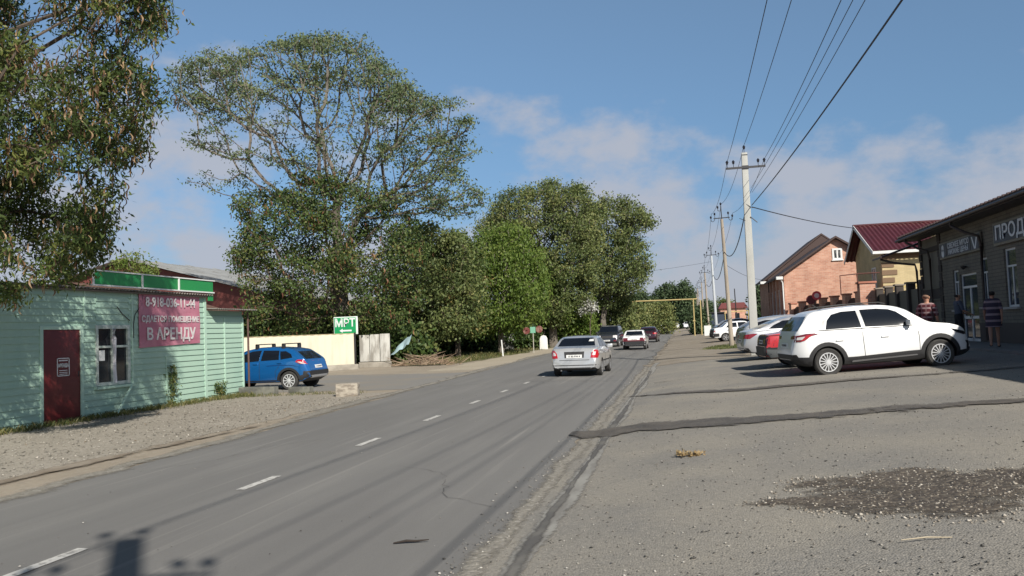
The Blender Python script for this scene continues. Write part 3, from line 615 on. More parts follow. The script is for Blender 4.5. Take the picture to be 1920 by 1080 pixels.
# ------------------------------------------------------------------ RIGHT: shop
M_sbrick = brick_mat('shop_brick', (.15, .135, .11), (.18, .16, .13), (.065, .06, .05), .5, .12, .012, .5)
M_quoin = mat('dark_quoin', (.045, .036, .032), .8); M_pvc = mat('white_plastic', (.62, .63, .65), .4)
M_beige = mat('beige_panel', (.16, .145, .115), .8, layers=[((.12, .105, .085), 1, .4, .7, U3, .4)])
M_blk = mat('black_board', (.018, .018, .022), .5)
XF = 10.2; TT = .69
sh = thing('shop_building', (XF, 30, .6), 'single storey brick grocery shop in shade with dark overhanging eaves', 'shop')
FR = [(18, 24.6, TT, 5.0), (24.6, 25.2, 3.2, 5.0)]
op = [(25.0, 26.6, TT, 3.15), (27.5, 28.45, 1.85, 3.72), (29.9, 30.55, 1.9, 3.6), (31.0, 32.7, TT, 3.15), (32.85, 33.5, 1.85, 3.35)]   # door, window, window, door, window
mb = MB()
edges = [4]+[e for o in op for e in o[:2]]+[34.9]
for i in range(0, len(edges), 2): mb.box(XF, XF+.35, edges[i], edges[i+1], .3, 4.95)
for (a, b, c, d) in op:
    mb.box(XF, XF+.35, a, b, d, 4.95)
    if c > TT: mb.box(XF, XF+.35, a, b, .3, c)
mb.box(XF+.36, XF+9, 4, 37.5, .3, 4.9)
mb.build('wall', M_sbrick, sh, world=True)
MB().box(XF-.012, XF-.001, 4, 30.98, .5, 1.35).build('plinth', mat('dark_plinth', (.075, .06, .055), .8), sh, world=True)
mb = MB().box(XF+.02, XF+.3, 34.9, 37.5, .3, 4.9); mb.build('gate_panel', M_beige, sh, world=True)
MB().box(XF-.03, XF+.019, 35.06, 37.29, 2.35, 2.75).build('dark_band', M_quoin, sh, world=True); MB().box(XF-.03, XF+.018, 35.06, 37.29, 4.3, 4.5).build('dark_band', M_quoin, sh, world=True)
mb = MB().box(XF-.05, XF-.03, 34.95, 37.4, 2.76, 2.82).box(XF-.05, XF+.018, 36.15, 36.2, .7, 2.35).box(XF-.05, XF+.017, 34.95, 37.4, 2.28, 2.34); mb.build('band_trim', M_beige, sh, world=True)
mb = MB()
for (y0, y1) in ((34.7, 35.05), (37.3, 37.62)):
    mb = MB()
    for k in range(14): mb.box(XF-(.05 if k % 2 else .03), XF, y0-(.0 if k % 2 else -.05), y1, .6+k*.31, .6+k*.31+.29)
    mb.build('quoin', M_quoin, sh, world=True)
for i, (a, b, c, d) in enumerate(op):
    isd = c <= TT
    fm = MB(); w = .07
    fm.box(XF+.06, XF+.13, a, a+w, c, d).box(XF+.06, XF+.13, b-w, b, c, d).box(XF+.06, XF+.13, a+w, b-w, d-w, d)
    if isd:
        fm.box(XF+.05, XF+.12, a+w, b-w, 2.62, 2.70).box(XF+.05, XF+.12, (a+b)/2-.05, (a+b)/2+.05, c, 2.62).box(XF+.05, XF+.12, a+w, b-w, c, c+.1).box(XF+.05, XF+.12, a+w, b-w, 1.5, 1.6)
    else: fm.box(XF+.06, XF+.13, a+w, b-w, c, c+w).box(XF+.06, XF+.13, a+w, b-w, c+(d-c)*.68, c+(d-c)*.68+.06).box(XF+.06, XF+.13, (a+b)/2-.03, (a+b)/2+.03, c+w, c+(d-c)*.68)
    fo = fm.build('door' if isd else 'window', M_pvc, sh, world=True)
    MB().box(XF+.08, XF+.10, a+w, b-w, c+.02, d-w).build('pane', mat('shop_glass', (.035, .05, .07), .05, spec=.9), sh, world=True).parent = fo
    if not isd: MB().box(XF-.10, XF+.06, a-.1, b+.1, c-.07, c).build('window_sill', mat('sill_grey', (.38, .36, .34), .8), sh, world=True, bevel=.008)
    else: MB().tube((XF+.02, (a+b)/2+.1, 1.55), (XF+.02, (a+b)/2+.1, 1.95), .015).build('handle', M_dk, sh, world=True).parent = fo
# roof, eaves
mb = MB().add([(9.45, 3.5, 5.10), (9.45, 38.0, 5.10), (9.45, 38.0, 5.14), (9.45, 3.5, 5.14), (15, 3.5, 6.05), (15, 38.0, 6.05), (20, 3.5, 5.1), (20, 38, 5.1)], [(0, 1, 2, 3), (3, 2, 5, 4), (4, 5, 7, 6), (0, 3, 4), (2, 1, 5), (0, 4, 6), (1, 7, 5), (0, 6, 7, 1)])
for y in np.arange(3.6, 38, .35): mb.obox((12.2, y, 5.6), ((5.55, 0, .91), (0, 1, 0), (-.91, 0, 5.55)), (5.7, .05, .05))
mb.build('roof', mat('brown_metal_roof', (.06, .035, .035), .45, .3), sh, world=True)
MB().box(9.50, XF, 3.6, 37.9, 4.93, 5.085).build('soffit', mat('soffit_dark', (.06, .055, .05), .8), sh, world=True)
mb = MB().box(9.44, 9.50, 3.5, 38.0, 4.9, 5.095); mb.build('fascia', M_quoin, sh, world=True)
mb = MB().path([(9.38, 3.5, 5.02), (9.38, 38.05, 4.98)], .06, 8)
mb.build('gutter', mat('gutter_brown', (.05, .035, .03), .5), sh, world=True, smooth=True)
for y in (30.75, 36.6):
    mb = MB().path([(9.38, y, 5.0), (9.4, y, 4.8), (9.75, y-.35, 4.5), (10.05, y-.6, 4.35), (10.12, y-.62, 4.0), (10.12, y-.62, .75)], .05, 8); mb.build('downpipe', MATS['gutter_brown'], sh, world=True, smooth=True)
# left lower porch roof towards the street
mb = MB().add([(8.7, 38.05, 4.35), (8.7, 39.6, 4.35), (10.6, 39.6, 5.0), (10.6, 38.05, 5.0), (8.7, 38.05, 4.27), (8.7, 39.6, 4.27), (10.6, 39.6, 4.9), (10.6, 38.05, 4.9)], [(0, 1, 2, 3), (4, 7, 6, 5), (0, 3, 7, 4), (0, 4, 5, 1), (1, 5, 6, 2), (2, 6, 7, 3)])
mb.build('porch_roof', MATS['brown_metal_roof'], sh, world=True)
mb = MB().path([(8.75, 38.3, 4.25), (9.2, 38.0, 4.05), (10.0, 37.7, 3.9), (10.05, 37.68, 3.6), (10.05, 37.68, .75)], .05, 8); mb.build('downpipe', MATS['gutter_brown'], sh, world=True, smooth=True)
MB().lathe([(.02, -.12), (.09, -.05), (.11, 0), (.02, .02)], (XF-.12, 31.9, 3.42), 12).build('wall_lamp', M_dk, sh, world=True)
# shop signs
M_sl = mat('sign_lettering', (.66, .68, .72), .5)
s1 = thing('shop_sign', (XF-.06, 32.4, 4.17), 'framed dark sign for fresh meat above the shop door', 'sign')
mb = MB().box(XF-.10, XF-.03, 30.15, 34.6, 3.86, 4.50); mb.build('board', mat('sign_frame', (.20, .185, .15), .6), s1, world=True, bevel=.01)
for (a, b) in ((30.25, 30.98), (31.06, 33.62), (33.70, 34.5)): MB().box(XF-.115, XF-.10, a, b, 3.92, 4.44).build('face', mat('sign_navy', (.022, .028, .06), .4), s1, world=True)
def stext(s, size, yc, zc, sx, par, bold=.004): text(s, size, M_sl, par, Vector((-.057-.008, yc-par.location.y, zc-par.location.z)), RXn, sx=sx, bold=bold)
stext('СВЕЖЕЕ МЯСО', .27, 32.34, 4.29, 1.18, s1); stext('НИЗКИЕ ЦЕНЫ', .25, 32.34, 4.05, 1.2, s1)
ic = MB().prism([(30.3, 4.4), (30.42, 4.4), (30.6, 4.0), (30.82, 4.38), (30.92, 4.38), (30.68, 3.95), (30.52, 3.95)], lambda u, v, s: (XF-.117-.006*s, u, v)); ic.build('emblem', M_sl, s1, world=True)
ic = MB().lathe([(.13, -.117+XF-.006), (.13, XF-.117)], (0, 34.1, 4.27), 14, 'x'); ic.lathe([(.16, -.117+XF-.006), (.16, XF-.117)], (0, 34.1, 4.07), 14, 'x'); ic.build('emblem', M_sl, s1, world=True)
s2 = thing('shop_sign', (XF-.06, 26.7, 4.22), 'dark grocery sign with large pale letters on the shop facade', 'sign')
MB().box(XF-.10, XF-.03, 23.9, 28.95, 3.86, 4.60).build('board', MATS['sign_frame'], s2, world=True, bevel=.01)
MB().box(XF-.115, XF-.10, 24.0, 28.85, 3.94, 4.52).build('face', MATS['sign_navy'], s2, world=True)
stext('ПРОДУКТЫ', .62, 26.45, 4.23, 1.28, s2, .012)
# ------------------------------------------------------------------ street side panel fence beyond the shop
pf = thing('panel_fence', (10.35, 42, .6), 'beige panel fence with dark pillars between shop and brick fence', 'fence')
for k in range(5):
    y = 38.1+k*2.05
    MB().box(10.28, 10.62, y, y+.34, .4, 3.18).build('pillar', M_quoin, pf, world=True, bevel=.01)
    MB().box(10.22, 10.68, y-.05, y+.39, 3.18, 3.26).build('pillar_cap', mat('cap_grey', (.25, .21, .17), .8), pf, world=True, bevel=.01)
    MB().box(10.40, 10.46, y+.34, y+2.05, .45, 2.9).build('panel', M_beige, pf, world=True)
# ------------------------------------------------------------------ beige house
M_tile = mat('burgundy_roof', (.085, .018, .022), .4, layers=[((.05, .012, .014), 2, .4, .6, U3, .5)])
M_byel = brick_mat('yellow_brick', (.50, .40, .22), (.58, .47, .27), (.42, .35, .22), .25, .075, .008, .25)
bh = thing('beige_house', (10.8, 47, .6), 'two storey pale yellow brick house with a burgundy metal roof', 'house')
MB().prism([(47, .4), (53.6, .4), (53.6, 5.45), (50.9, 7.0), (47, 5.35)], lambda u, v, s: (10.8+s*8.5, u, v)).build('wall', M_byel, bh, world=True)
rf = MB(); corrug(rf, 46.45, 5.28, 50.9, 7.18, 10.25, 19.6, pitch=.24, amp=.022, along='x'); corrug(rf, 50.9, 7.18, 54.2, 5.25, 10.25, 19.6, pitch=.24, amp=.022, along='x'); rf.box(10.2, 19.65, 50.78, 51.02, 7.15, 7.24)
rf.build('roof', M_tile, bh, world=True)
mb = MB().box(10.22, 19.6, 46.33, 46.45, 5.10, 5.25); mb.build('gutter', M_white, bh, world=True)
mb = MB(); mb.obox((10.22, 48.67, 6.16), ((0, 4.45, 1.9), (1, 0, 0), (0, -1.9, 4.45)), (4.95, .03, .2)).obox((10.22, 52.5, 6.13), ((0, 3.3, -1.93), (1, 0, 0), (0, 1.93, 3.3)), (3.9, .03, .2)); mb.build('bargeboard', M_white, bh, world=True)
MB().add([(10.24, 46.4, 5.1), (10.8, 46.4, 5.1), (10.8, 46.98, 5.1), (10.24, 46.98, 5.1), (10.24, 46.4, 5.08), (10.8, 46.4, 5.08), (10.8, 46.98, 5.08), (10.24, 46.98, 5.08)], [(0, 1, 2, 3), (7, 6, 5, 4)]).build('soffit', M_white, bh, world=True)
mb = MB()
for k in range(11): mb.box(10.77, 11.55 if k % 2 == 0 else 11.4, 46.96, 47.0, .6+k*.42, .6+k*.42+.27)
mb.box(10.9, 19.2, 46.965, 46.999, 4.85, 5.1); mb.build('quoin', mat('quoin_brown', (.20, .13, .08), .85), bh, world=True)
def pvc_window(par, face, a, b, c, d, P, fr=.07, out=.05, m=None, g=None):
    """framed window standing proud of a wall; face 'y': wall plane y=P looking -y; face 'x': plane x=P looking -x"""
    B = (lambda mb, u0, u1, z0, z1, p0, p1: mb.box(u0, u1, P-p1, P-p0, z0, z1)) if face == 'y' else (lambda mb, u0, u1, z0, z1, p0, p1: mb.box(P-p1, P-p0, u0, u1, z0, z1))
    mb = MB(); B(mb, a, a+fr, c, d, 0, out); B(mb, b-fr, b, c, d, 0, out); B(mb, a+fr, b-fr, d-fr, d, 0, out); B(mb, a+fr, b-fr, c, c+fr, 0, out); B(mb, (a+b)/2-fr*.4, (a+b)/2+fr*.4, c+fr, d-fr, 0, out*.9)
    B(mb, a-.05, b+.05, c-.06, c, 0, out*2)
    w = mb.build('window', m or M_white, par, world=True)
    mb = MB(); B(mb, a+fr, b-fr, c+fr, d-fr, 0, out*.4); mb.build('pane', g or M_glass, par, world=True).parent = w
    return w
w = pvc_window(bh, 'y', 12.95, 13.75, 3.45, 4.72, 47.0, .11)
MB().box(13.06, 13.64, 46.945, 46.955, 4.05, 4.12).build('transom', M_white, bh, world=True).parent = w
pvc_window(bh, 'x', 48.4, 49.3, 3.0, 4.5, 10.8, .08)
gp = MB(); gp.path([(10.5, 46.7, 2.4), (10.5, 46.7, 3.25), (16, 46.6, 3.35)], .03, 5); gp.path([(12.6, 46.62, 3.3), (12.6, 46.62, 2.7)], .02, 5)
gp.build('gas_pipe', mat('yellow_pipe', (.55, .42, .12), .6), bh, world=True)
# ------------------------------------------------------------------ brick house
M_rbrick = brick_mat('red_brick', (.42, .18, .115), (.60, .35, .25), (.48, .38, .32), .30, .10, .012, .3)
M_roofd = mat('dark_brown_roof', (.06, .035, .03), .7)
bk = thing('brick_house', (10.4, 58, .3), 'orange brick house with steep brown gable and small attic window', 'house')
MB().prism([(6.95, .2), (13.9, .2), (13.9, 4.85), (10.42, 7.15), (6.95, 4.85)], lambda u, v, s: (u, 58+s*9.5, v)).build('wall', M_rbrick, bk, world=True)
def gable_roof(mb, xl, xr, ze, xm, zm, y0, y1, t=.14, ov=.35):
    k = (zm-ze)/(xm-xl)
    for (xa, s) in ((xl-ov, 1), (xr+ov, -1)):
        za = ze-ov*k; mb.prism([(xa, za), (xm, zm+.0), (xm, zm+t), (xa, za+t)], lambda u, v, s2: (u, y0+s2*(y1-y0), v))
rf = MB(); gable_roof(rf, 6.95, 13.9, 4.87, 10.42, 7.18, 57.6, 67.8); rf.build('roof', M_roofd, bk, world=True)
w = pvc_window(bk, 'y', 10.2, 10.85, 5.70, 6.48, 58.0, .12, m=M_white)
MB().box(6.42, 6.85, 57.55, 57.95, 4.52, 4.72).build('gutter_end', M_white, bk, world=True)
mb = MB().path([(6.7, 57.8, 4.55), (6.85, 57.9, 4.3), (6.88, 57.93, .4)], .05, 6); mb.build('downpipe', M_white, bk, world=True)
for k in range(4): MB().box(6.80, 6.949, 59+k*2.2, 59.6+k*2.2, .2, 4.75).build('pilaster', M_rbrick, bk, world=True)
for k in range(3): pvc_window(bk, 'x', 60.1+k*2.2, 60.9+k*2.2, 2.2, 3.9, 6.95, .08)
bk2 = thing('brick_house', (9, 70, .3), 'rear brown roofed brick wing rising behind the orange gable', 'house')
MB().prism([(6.9, .2), (15.5, .2), (15.5, 5.1), (11.2, 8.4), (6.9, 5.1)], lambda u, v, s: (u, 68+s*7, v)).build('wall', M_rbrick, bk2, world=True)
MB().prism([(6.9, 4.0), (15.5, 4.0), (15.5, 5.1), (11.2, 8.4), (6.9, 5.1)], lambda u, v, s: (u, 67.88+s*.1, v)).build('gable_cladding', M_roofd, bk2, world=True)
rf = MB(); gable_roof(rf, 6.9, 15.5, 5.15, 11.2, 8.45, 67.85, 75.6); rf.build('roof', M_roofd, bk2, world=True)
MB().box(6.3, 6.75, 67.7, 68.0, 4.72, 4.92).build('gutter_end', M_white, bk2, world=True)
# brick fence with scalloped dark panels
bf = thing('brick_fence', (8.6, 53, .4), 'brick fence with dark scalloped panels in front of the brick house', 'fence')
A, B = Vector((7.35, 57.2, 0)), Vector((9.75, 47.9, 0)); D = B-A; nseg = 6; dd = D.normalized(); nf = Vector((-dd.y, dd.x, 0))
if nf.x > 0: nf = -nf
for k in range(nseg+1):
    p = A+D*(k/nseg); h = 2.62+.05*k
    MB().obox((p.x, p.y, h/2+.15), (dd, nf, (0, 0, 1)), (.38, .38, h)).build('pillar', M_rbrick, bf, world=True)
    MB().obox((p.x, p.y, h+.20), (dd, nf, (0, 0, 1)), (.48, .48, .10)).build('pillar_cap', mat('cap_red', (.38, .15, .10), .8), bf, world=True, bevel=.02)
    if k < nseg:
        q = A+D*((k+1)/nseg); a = p+dd*.19; b = q-dd*.19; l = (b-a).length
        pts = [(0, .35), (l, .35)]+[(l*(1-i/12), h-.25+.22*abs(math.sin(i/12*math.pi*1))) for i in range(13)]
        MB().prism(pts, lambda u, v, s: tuple(a+dd*u+nf*(.02*s)+Vector((0, 0, v)))).build('panel', mat('dark_fence_sheet', (.06, .022, .018), .6), bf, world=True)
        MB().obox(tuple((a+b)/2+Vector((0, 0, .5))), (dd, nf, (0, 0, 1)), (l-.01, .25, .7)).build('plinth', M_rbrick, bf, world=True)
gpil = thing('gate_pillar', (10.0, 47.2, .5), 'thick tall brick gate pillar at the end of the brick fence', 'pillar')
MB().box(9.55, 10.35, 46.8, 47.5, .3, 3.55).build('shaft', M_rbrick, gpil, world=True)
MB().box(9.48, 10.42, 46.73, 47.57, 3.55, 3.66).build('cap', MATS['cap_red'], gpil, world=True, bevel=.02)
mb = MB().path([(8.6, 47.0, 3.0), (8.6, 47.0, 4.05), (9.5, 46.9, 4.1), (10.6, 46.7, 4.1)], .035, 5); mb.path([(9.45, 46.9, 4.1), (9.5, 46.9, 3.3)], .03, 5); mb.build('pipe', mat('brown_pipe2', (.13, .05, .04), .6), gpil, world=True)
rs = thing('road_sign', (8.0, 52.2, .45), 'two red round signs overlapping on one post before the brick house', 'sign')
MB().tube((0, 0, -.1), (0, 0, 2.75), .03).build('post', M_dk, rs)
MB().lathe([(.28, -.05), (.28, -.035)], (.13, 0, 2.7), 20, 'y').build('disc', mat('bright_red', (.6, .05, .06), .5), rs)
MB().lathe([(.15, -.06), (.15, -.051)], (.13, 0, 2.7), 16, 'y').build('disc_centre', mat('pinkish_white', (.75, .5, .5), .5), rs)
MB().lathe([(.28, -.03), (.28, -.015)], (-.22, 0, 2.46), 20, 'y').build('disc', mat('dark_red', (.12, .012, .015), .5), rs)
# ------------------------------------------------------------------ far right bits
kk = thing('kiosk', (3.3, 100, gz(3.3, 100)), 'dark blue kiosk with a pale window far along the right verge', 'kiosk')
MB().box(-1.2, 1.6, 0, 3, -.1, 2.35).build('body', mat('dark_blue_sheet', (.03, .045, .075), .6), kk); MB().box(-1.35, 1.75, -.2, 3.2, 2.351, 2.48).build('roof', M_dk, kk)
MB().box(-.9, -.45, -.03, -.001, .9, 1.9).build('window', mat('pale_pane', (.4, .45, .5), .3), kk)
nb = thing('notice_board', (2.45, 85, gz(2.4, 85)), 'plain white board leaning by the far poles on the right verge', 'board')
MB().box(-.35, .35, -.02, .02, .0, 1.05).build('board', M_white, nb); MB().box(-.3, -.25, .021, .06, -.1, 1.0).build('leg', M_dk, nb); MB().box(.25, .3, .021, .06, -.1, 1.0).build('leg', M_dk, nb)
fh = thing('far_house', (6.8, 118, gz(7, 118)), 'distant red brick house with dark red roof between the poles', 'house')
MB().box(-1.5, 2.0, 0, 6, -.2, 2.9).build('wall', M_rbrick, fh)
MB().prism([(-1.8, 2.9), (2.3, 2.9), (1.8, 3.7), (-1.3, 3.7)], lambda u, v, s: (u, -.3+s*6.6, v)).build('roof', mat('dull_red_roof', (.16, .04, .04), .7), fh)
for x in (-.9, .8): MB().box(x-.3, x+.3, -.04, -.001, 1.3, 2.2).build('window', M_glass, fh)
yp = thing('pipe_fence', (5.5, 92, gz(5.5, 92)), 'low yellow gas pipe frame beyond the parked cars', 'pipe')
mb = MB().path([(-.9, 0, 0), (-.9, 0, 2.25), (1.6, 0, 2.3), (1.6, 0, 0)], .06, 6); mb.build('pipe', mat('yellow_pipe_far', (.62, .52, .22), .6), yp)
st = MB().tube((0, 0, 0), (-.1, 0, 5.2), .09, .06, 6).build('dark_mast', M_dk); st.location = (6.6, 104, gz(6.6, 104)); tag(st, 'thin dark mast in front of the distant red house', 'mast')
M_yp0 = 0
ga = thing('gas_pipe_arch', (1.2, 90, gz(1.2, 90)), 'yellow gas pipe arch crossing over the road in the distance', 'pipe arch')
M_yp = mat('yellow_gas_pipe', (.45, .35, .15), .6)
H = 4.05; mb = MB().path([(0, 0, H-.0), (0.45, 0, H+.02)], .07, 8).path([(-9.6, 0, H+.05), (.1, 0, H)], .07, 8); mb.build('pipe', M_yp, ga, smooth=True)
for x in (.0, .75, -9.4): MB().tube((x, 0, -.2), (x, 0, H+(.0 if x < .5 else -.1)), .065, n=8).build('post', M_yp, ga, smooth=True)
MB().box(-.12, .12, -.1, .1, 1.6, 1.75).build('flange', M_yp, ga)
# concrete wall stretch and pale fence seen through the trunks on the left
lw = thing('boundary_fence', (-22, 70, -.1), 'pale broken fence glimpsed between the tree trunks', 'fence')
mb = MB()
for k in range(12): mb.box(-27+k*1.0, -26.1+k*1.0, 71+.1*(k % 2), 71.08+.1*(k % 2), 0, 1.3+.35*random.random())
mb.build('panel', mat('grey_boards', (.34, .35, .34), .9, layers=[((.15, .15, .14), 1.5, .4, .6, U3, .8)]), lw, world=True)
fw = thing('white_outbuilding', (-11, 92, 0), 'small whitewashed outbuilding with brown door behind roadside bushes', 'outbuilding')
MB().box(-1.8, 1.8, 0, 3, -.2, 2.4).build('wall', mat('whitewash', (.6, .56, .5), .9), fw); MB().box(-2, 2, -.2, 3.2, 2.4, 2.6).build('roof', M_zinc, fw); MB().box(.2, .95, -.04, -.001, -.1, 1.95).build('door', mat('brown_door', (.22, .09, .06), .7), fw)
# ================================================================== POLES AND WIRES
M_conc = mat('pale_pole_concrete', (.46, .46, .43), .85, layers=[((.33, .33, .31), 2, .45, .65, (1, 1, .3), .6)], bump=(40, .2))
M_conc2 = mat('old_pole_concrete', (.36, .31, .25), .9, layers=[((.24, .2, .16), 2, .45, .65, (1, 1, .3), .7)], bump=(40, .3))
M_ins = mat('dark_insulator', (.02, .02, .028), .25, coat=.5); M_steel = mat('dark_steel', (.06, .06, .065), .6, .3)
M_wire = mat('wire_black', (.025, .025, .03), .6)
GP = 'power poles along the right side of the road'
def insulator(mb, x, y, z): return mb.lathe([(.012, -.14), (.012, 0), (.035, 0), (.05, .03), (.035, .05), (.058, .07), (.062, .10), (.04, .13), (.02, .16), (.001, .165)], (x, y, z), 10)
def pole_square(x, y, label):
    r = thing('power_pole', (x, y, gz(x, y)), label, 'power pole', GP); H = 8.32
    mb = MB(); a, b = .165, .115; mb.add([(-a, -a*.9, -.2), (a, -a*.9, -.2), (a, a*.9, -.2), (-a, a*.9, -.2), (-b, -b, H), (b, -b, H), (b, b, H), (-b, b, H)], [(0, 3, 2, 1), (4, 5, 6, 7), (0, 1, 5, 4), (1, 2, 6, 5), (2, 3, 7, 6), (3, 0, 4, 7)])
    mb.build('shaft', M_conc, r, bevel=.018)
    mb = MB().box(-.76, .80, -.15, -.09, 7.66, 7.74); mb.box(-.14, .14, -.13, -.10, 7.62, 7.78).box(-.12, .12, -.12, .12, H-.12, H-.08); mb.build('crossarm', M_steel, r)
    for dx in (-.71, -.46, .52, .76): insulator(MB(), dx, -.12, 7.87).build('insulator', M_ins, r, smooth=True)
    insulator(MB(), 0, 0, H+.16).build('insulator', M_ins, r, smooth=True)
    mb = MB().tube((-.13, -.1, 6.25), (.2, -.16, 6.0), .012, n=5).tube((.1, -.14, 5.65), (.36, -.16, 5.4), .02, n=5).tube((-.1, -.12, 5.5), (-.34, -.2, 5.6), .012, n=5); mb.build('cable_bracket', M_steel, r)
    return r
def pole_round(label):
    r = thing('power_pole', (0, 0, 0), label, 'power pole', GP)
    MB().tube((0, 0, -.2), (-.0, 0, 7.35), .135, .085, 10).build('shaft', M_conc2, r, smooth=True)
    mb = MB().tube((0, 0, 7.2), (0, 0, 8.12), .03, n=6).tube((-.45, 0, 7.42), (.45, 0, 7.42), .028, n=6)
    for s in (-1, 1):
        mb.path([(s*.38, 0, 7.42), (s*.42, 0, 7.30), (s*.50, 0, 7.24), (s*.58, 0, 7.27), (s*.60, 0, 7.38)], .018, 5).path([(s*.2, 0, 7.42), (s*.36, 0, 7.42), (s*.38, 0, 7.55)], .016, 5)
    mb.path([(0, 0, 7.85), (-.14, 0, 7.83), (-.18, 0, 7.95)], .016, 5)
    mb.build('crossarm', M_steel, r)
    for dx, z in ((-.60, 7.42), (.60, 7.42), (-.38, 7.6), (.38, 7.6), (-.18, 7.98), (0, 8.16)): insulator(MB(), dx, 0, z).build('insulator', M_ins, r, smooth=True)
    return r
pole_square(2.80, 34.0, 'tall pale square concrete power pole behind the parked silver sedan')
p2 = pole_round('slim tan concrete power pole leaning slightly, second from the camera')
p2.location = (2.66, 47.5, gz(2.66, 47.5)); p2.rotation_euler = (0, R(-1.5), 0)
def pole_thick(label):
    r = thing('power_pole', (0, 0, 0), label, 'power pole', GP)
    MB().tube((0, 0, -.2), (0, 0, 7.95), .17, .125, 12).build('shaft', M_conc2, r, smooth=True)
    mb = MB().tube((-.66, -.13, 7.24), (.66, -.13, 7.24), .03, n=6).path([(-.2, 0, 8.0), (-.2, 0, 7.8), (.0, 0, 7.75), (.12, 0, 7.8), (.12, 0, 8.05)], .02, 5); mb.build('crossarm', M_steel, r)
    for dx, z in ((-.66, 7.40), (-.44, 7.40), (.44, 7.40), (.66, 7.40), (-.2, 8.1), (.12, 8.14)): insulator(MB(), dx, -.13 if z < 8 else 0, z).build('insulator', M_ins, r, smooth=True)
    return r
PL = [(2.1, -3.3, 0, 16, 1.0, 'tan concrete power pole behind the viewer whose crossarm shadow falls on the road'),
      (2.84, 72, -1.1, -6, .98, 'bluish white slim power pole just behind the old white sedan'),
      (2.95, 97, -1.4, 4, .97, 'far slim power pole just left of the white pole'),
      (3.05, 122, -.8, 0, .97, 'farther thin power pole near the gas pipe arch'),
      (3.1, 150, -2.0, 0, 1.0, 'very distant thin leaning power pole beyond the arch'),
      (3.2, 182, .3, 0, 1.0, 'smallest and most distant power pole by the road end')]
for i, (x, y, ln, rz, s, lb) in enumerate(PL):
    c = copy_tree(p2) if i else pole_thick(''); c.location = (x, y, gz(x, y)); c.rotation_euler = (0, R(ln), R(rz)); c.scale = (1, 1, s); c['label'] = lb
    if i == 1:
        for ch in c.children:
            if ch.name.startswith('shaft'): ch.data = ch.data.copy(); ch.data.materials[0] = mat('bluish_concrete', (.5, .53, .56), .8)
def catenary(a, b, sag, n=22):
    a, b = Vector(a), Vector(b); return [a.lerp(b, i/n)-Vector((0, 0, sag*4*(i/n)*(1-i/n))) for i in range(n+1)]
def wire(name, pts, sags, r, label, cat='cable', group=None):
    mb = MB(); P = []
    for i in range(len(pts)-1): P += catenary(pts[i], pts[i+1], sags[i] if isinstance(sags, (list, tuple)) else sags)[(1 if i else 0):]
    mb.path(P, r, 5); o = mb.build(name, M_wire, smooth=True); return tag(o, label, cat, group)
GW = 'overhead power lines'
far = lambda dx, dz: [(2.84+dx, 72, 7.43+dz), (2.95+dx, 97, 7.43+dz), (3.05+dx, 122, 7.5+dz), (3.1+dx, 150, 7.7+dz), (3.2+dx, 182, 7.9+dz)]
z0 = gz(2.8, 34); zb = gz(1.72, -2.4)
wire('power_line', [(1.3, -34, 8.2), (1.50, -3.5, zb+7.5), (2.09, 33.88, z0+7.97), (1.90, 47.5, 8.0)]+far(-.62, .3), .45, .009, 'leftmost overhead power line on the crossarm ends', group=GW)
wire('power_line', [(1.9, -34, 8.9), (2.15, -3.3, zb+8.2), (2.80, 34, z0+8.62), (2.47, 47.5, 8.55)]+far(-.1, .85), .45, .009, 'overhead power line on the pole top insulators', group=GW)
wire('power_line', [(2.6, -34, 8.2), (2.74, -3.15, zb+7.5), (3.56, 33.88, z0+7.97), (3.10, 47.5, 8.0)]+far(.55, .3), .45, .009, 'overhead power line on the right crossarm ends', group=GW)
wire('power_line', [(2.9, -34, 6.9), (2.85, -2.9, 7.1), (3.0, 33.9, z0+6.85)], .35, .007, 'thin overhead wire left of the thick cable above the lot', group=GW)
wire('power_line', [(3.1, -34, 6.8), (3.0, -2.9, 6.95), (3.02, 33.9, z0+6.65)], .35, .007, 'thin overhead wire nearest the thick cable above the lot', group=GW)
wire('power_cable', [(3.6, -34, 6.3), (3.45, -2.8, 6.5), (2.98, 33.9, z0+6.12)], .32, .017, 'thick black cable coming from the upper right to the pale pole')
wire('service_cable', [(2.98, 33.9, z0+6.05), (10.2, 50.6, 7.02)], .10, .022, 'thick black service cable from the pale pole to the beige house')
wire('droop_cable', [(2.72, 34.1, z0+5.9), (2.52, 47.4, 5.75), (2.78, 72, 5.9), (2.95, 97, 6.3)], [.85, .9, .6], .022, 'black bundled cable sagging from pole to pole')
wire('cross_wire', [(2.78, 72, 7.1), (-16, 92, 8.0)], .5, .010, 'faint wire crossing over the road towards the trees')
wire('house_wire', [(2.60, 47.5, 5.0), (6.9, 64, 4.9)], .35, .010, 'thin wire running to the brick house eaves')
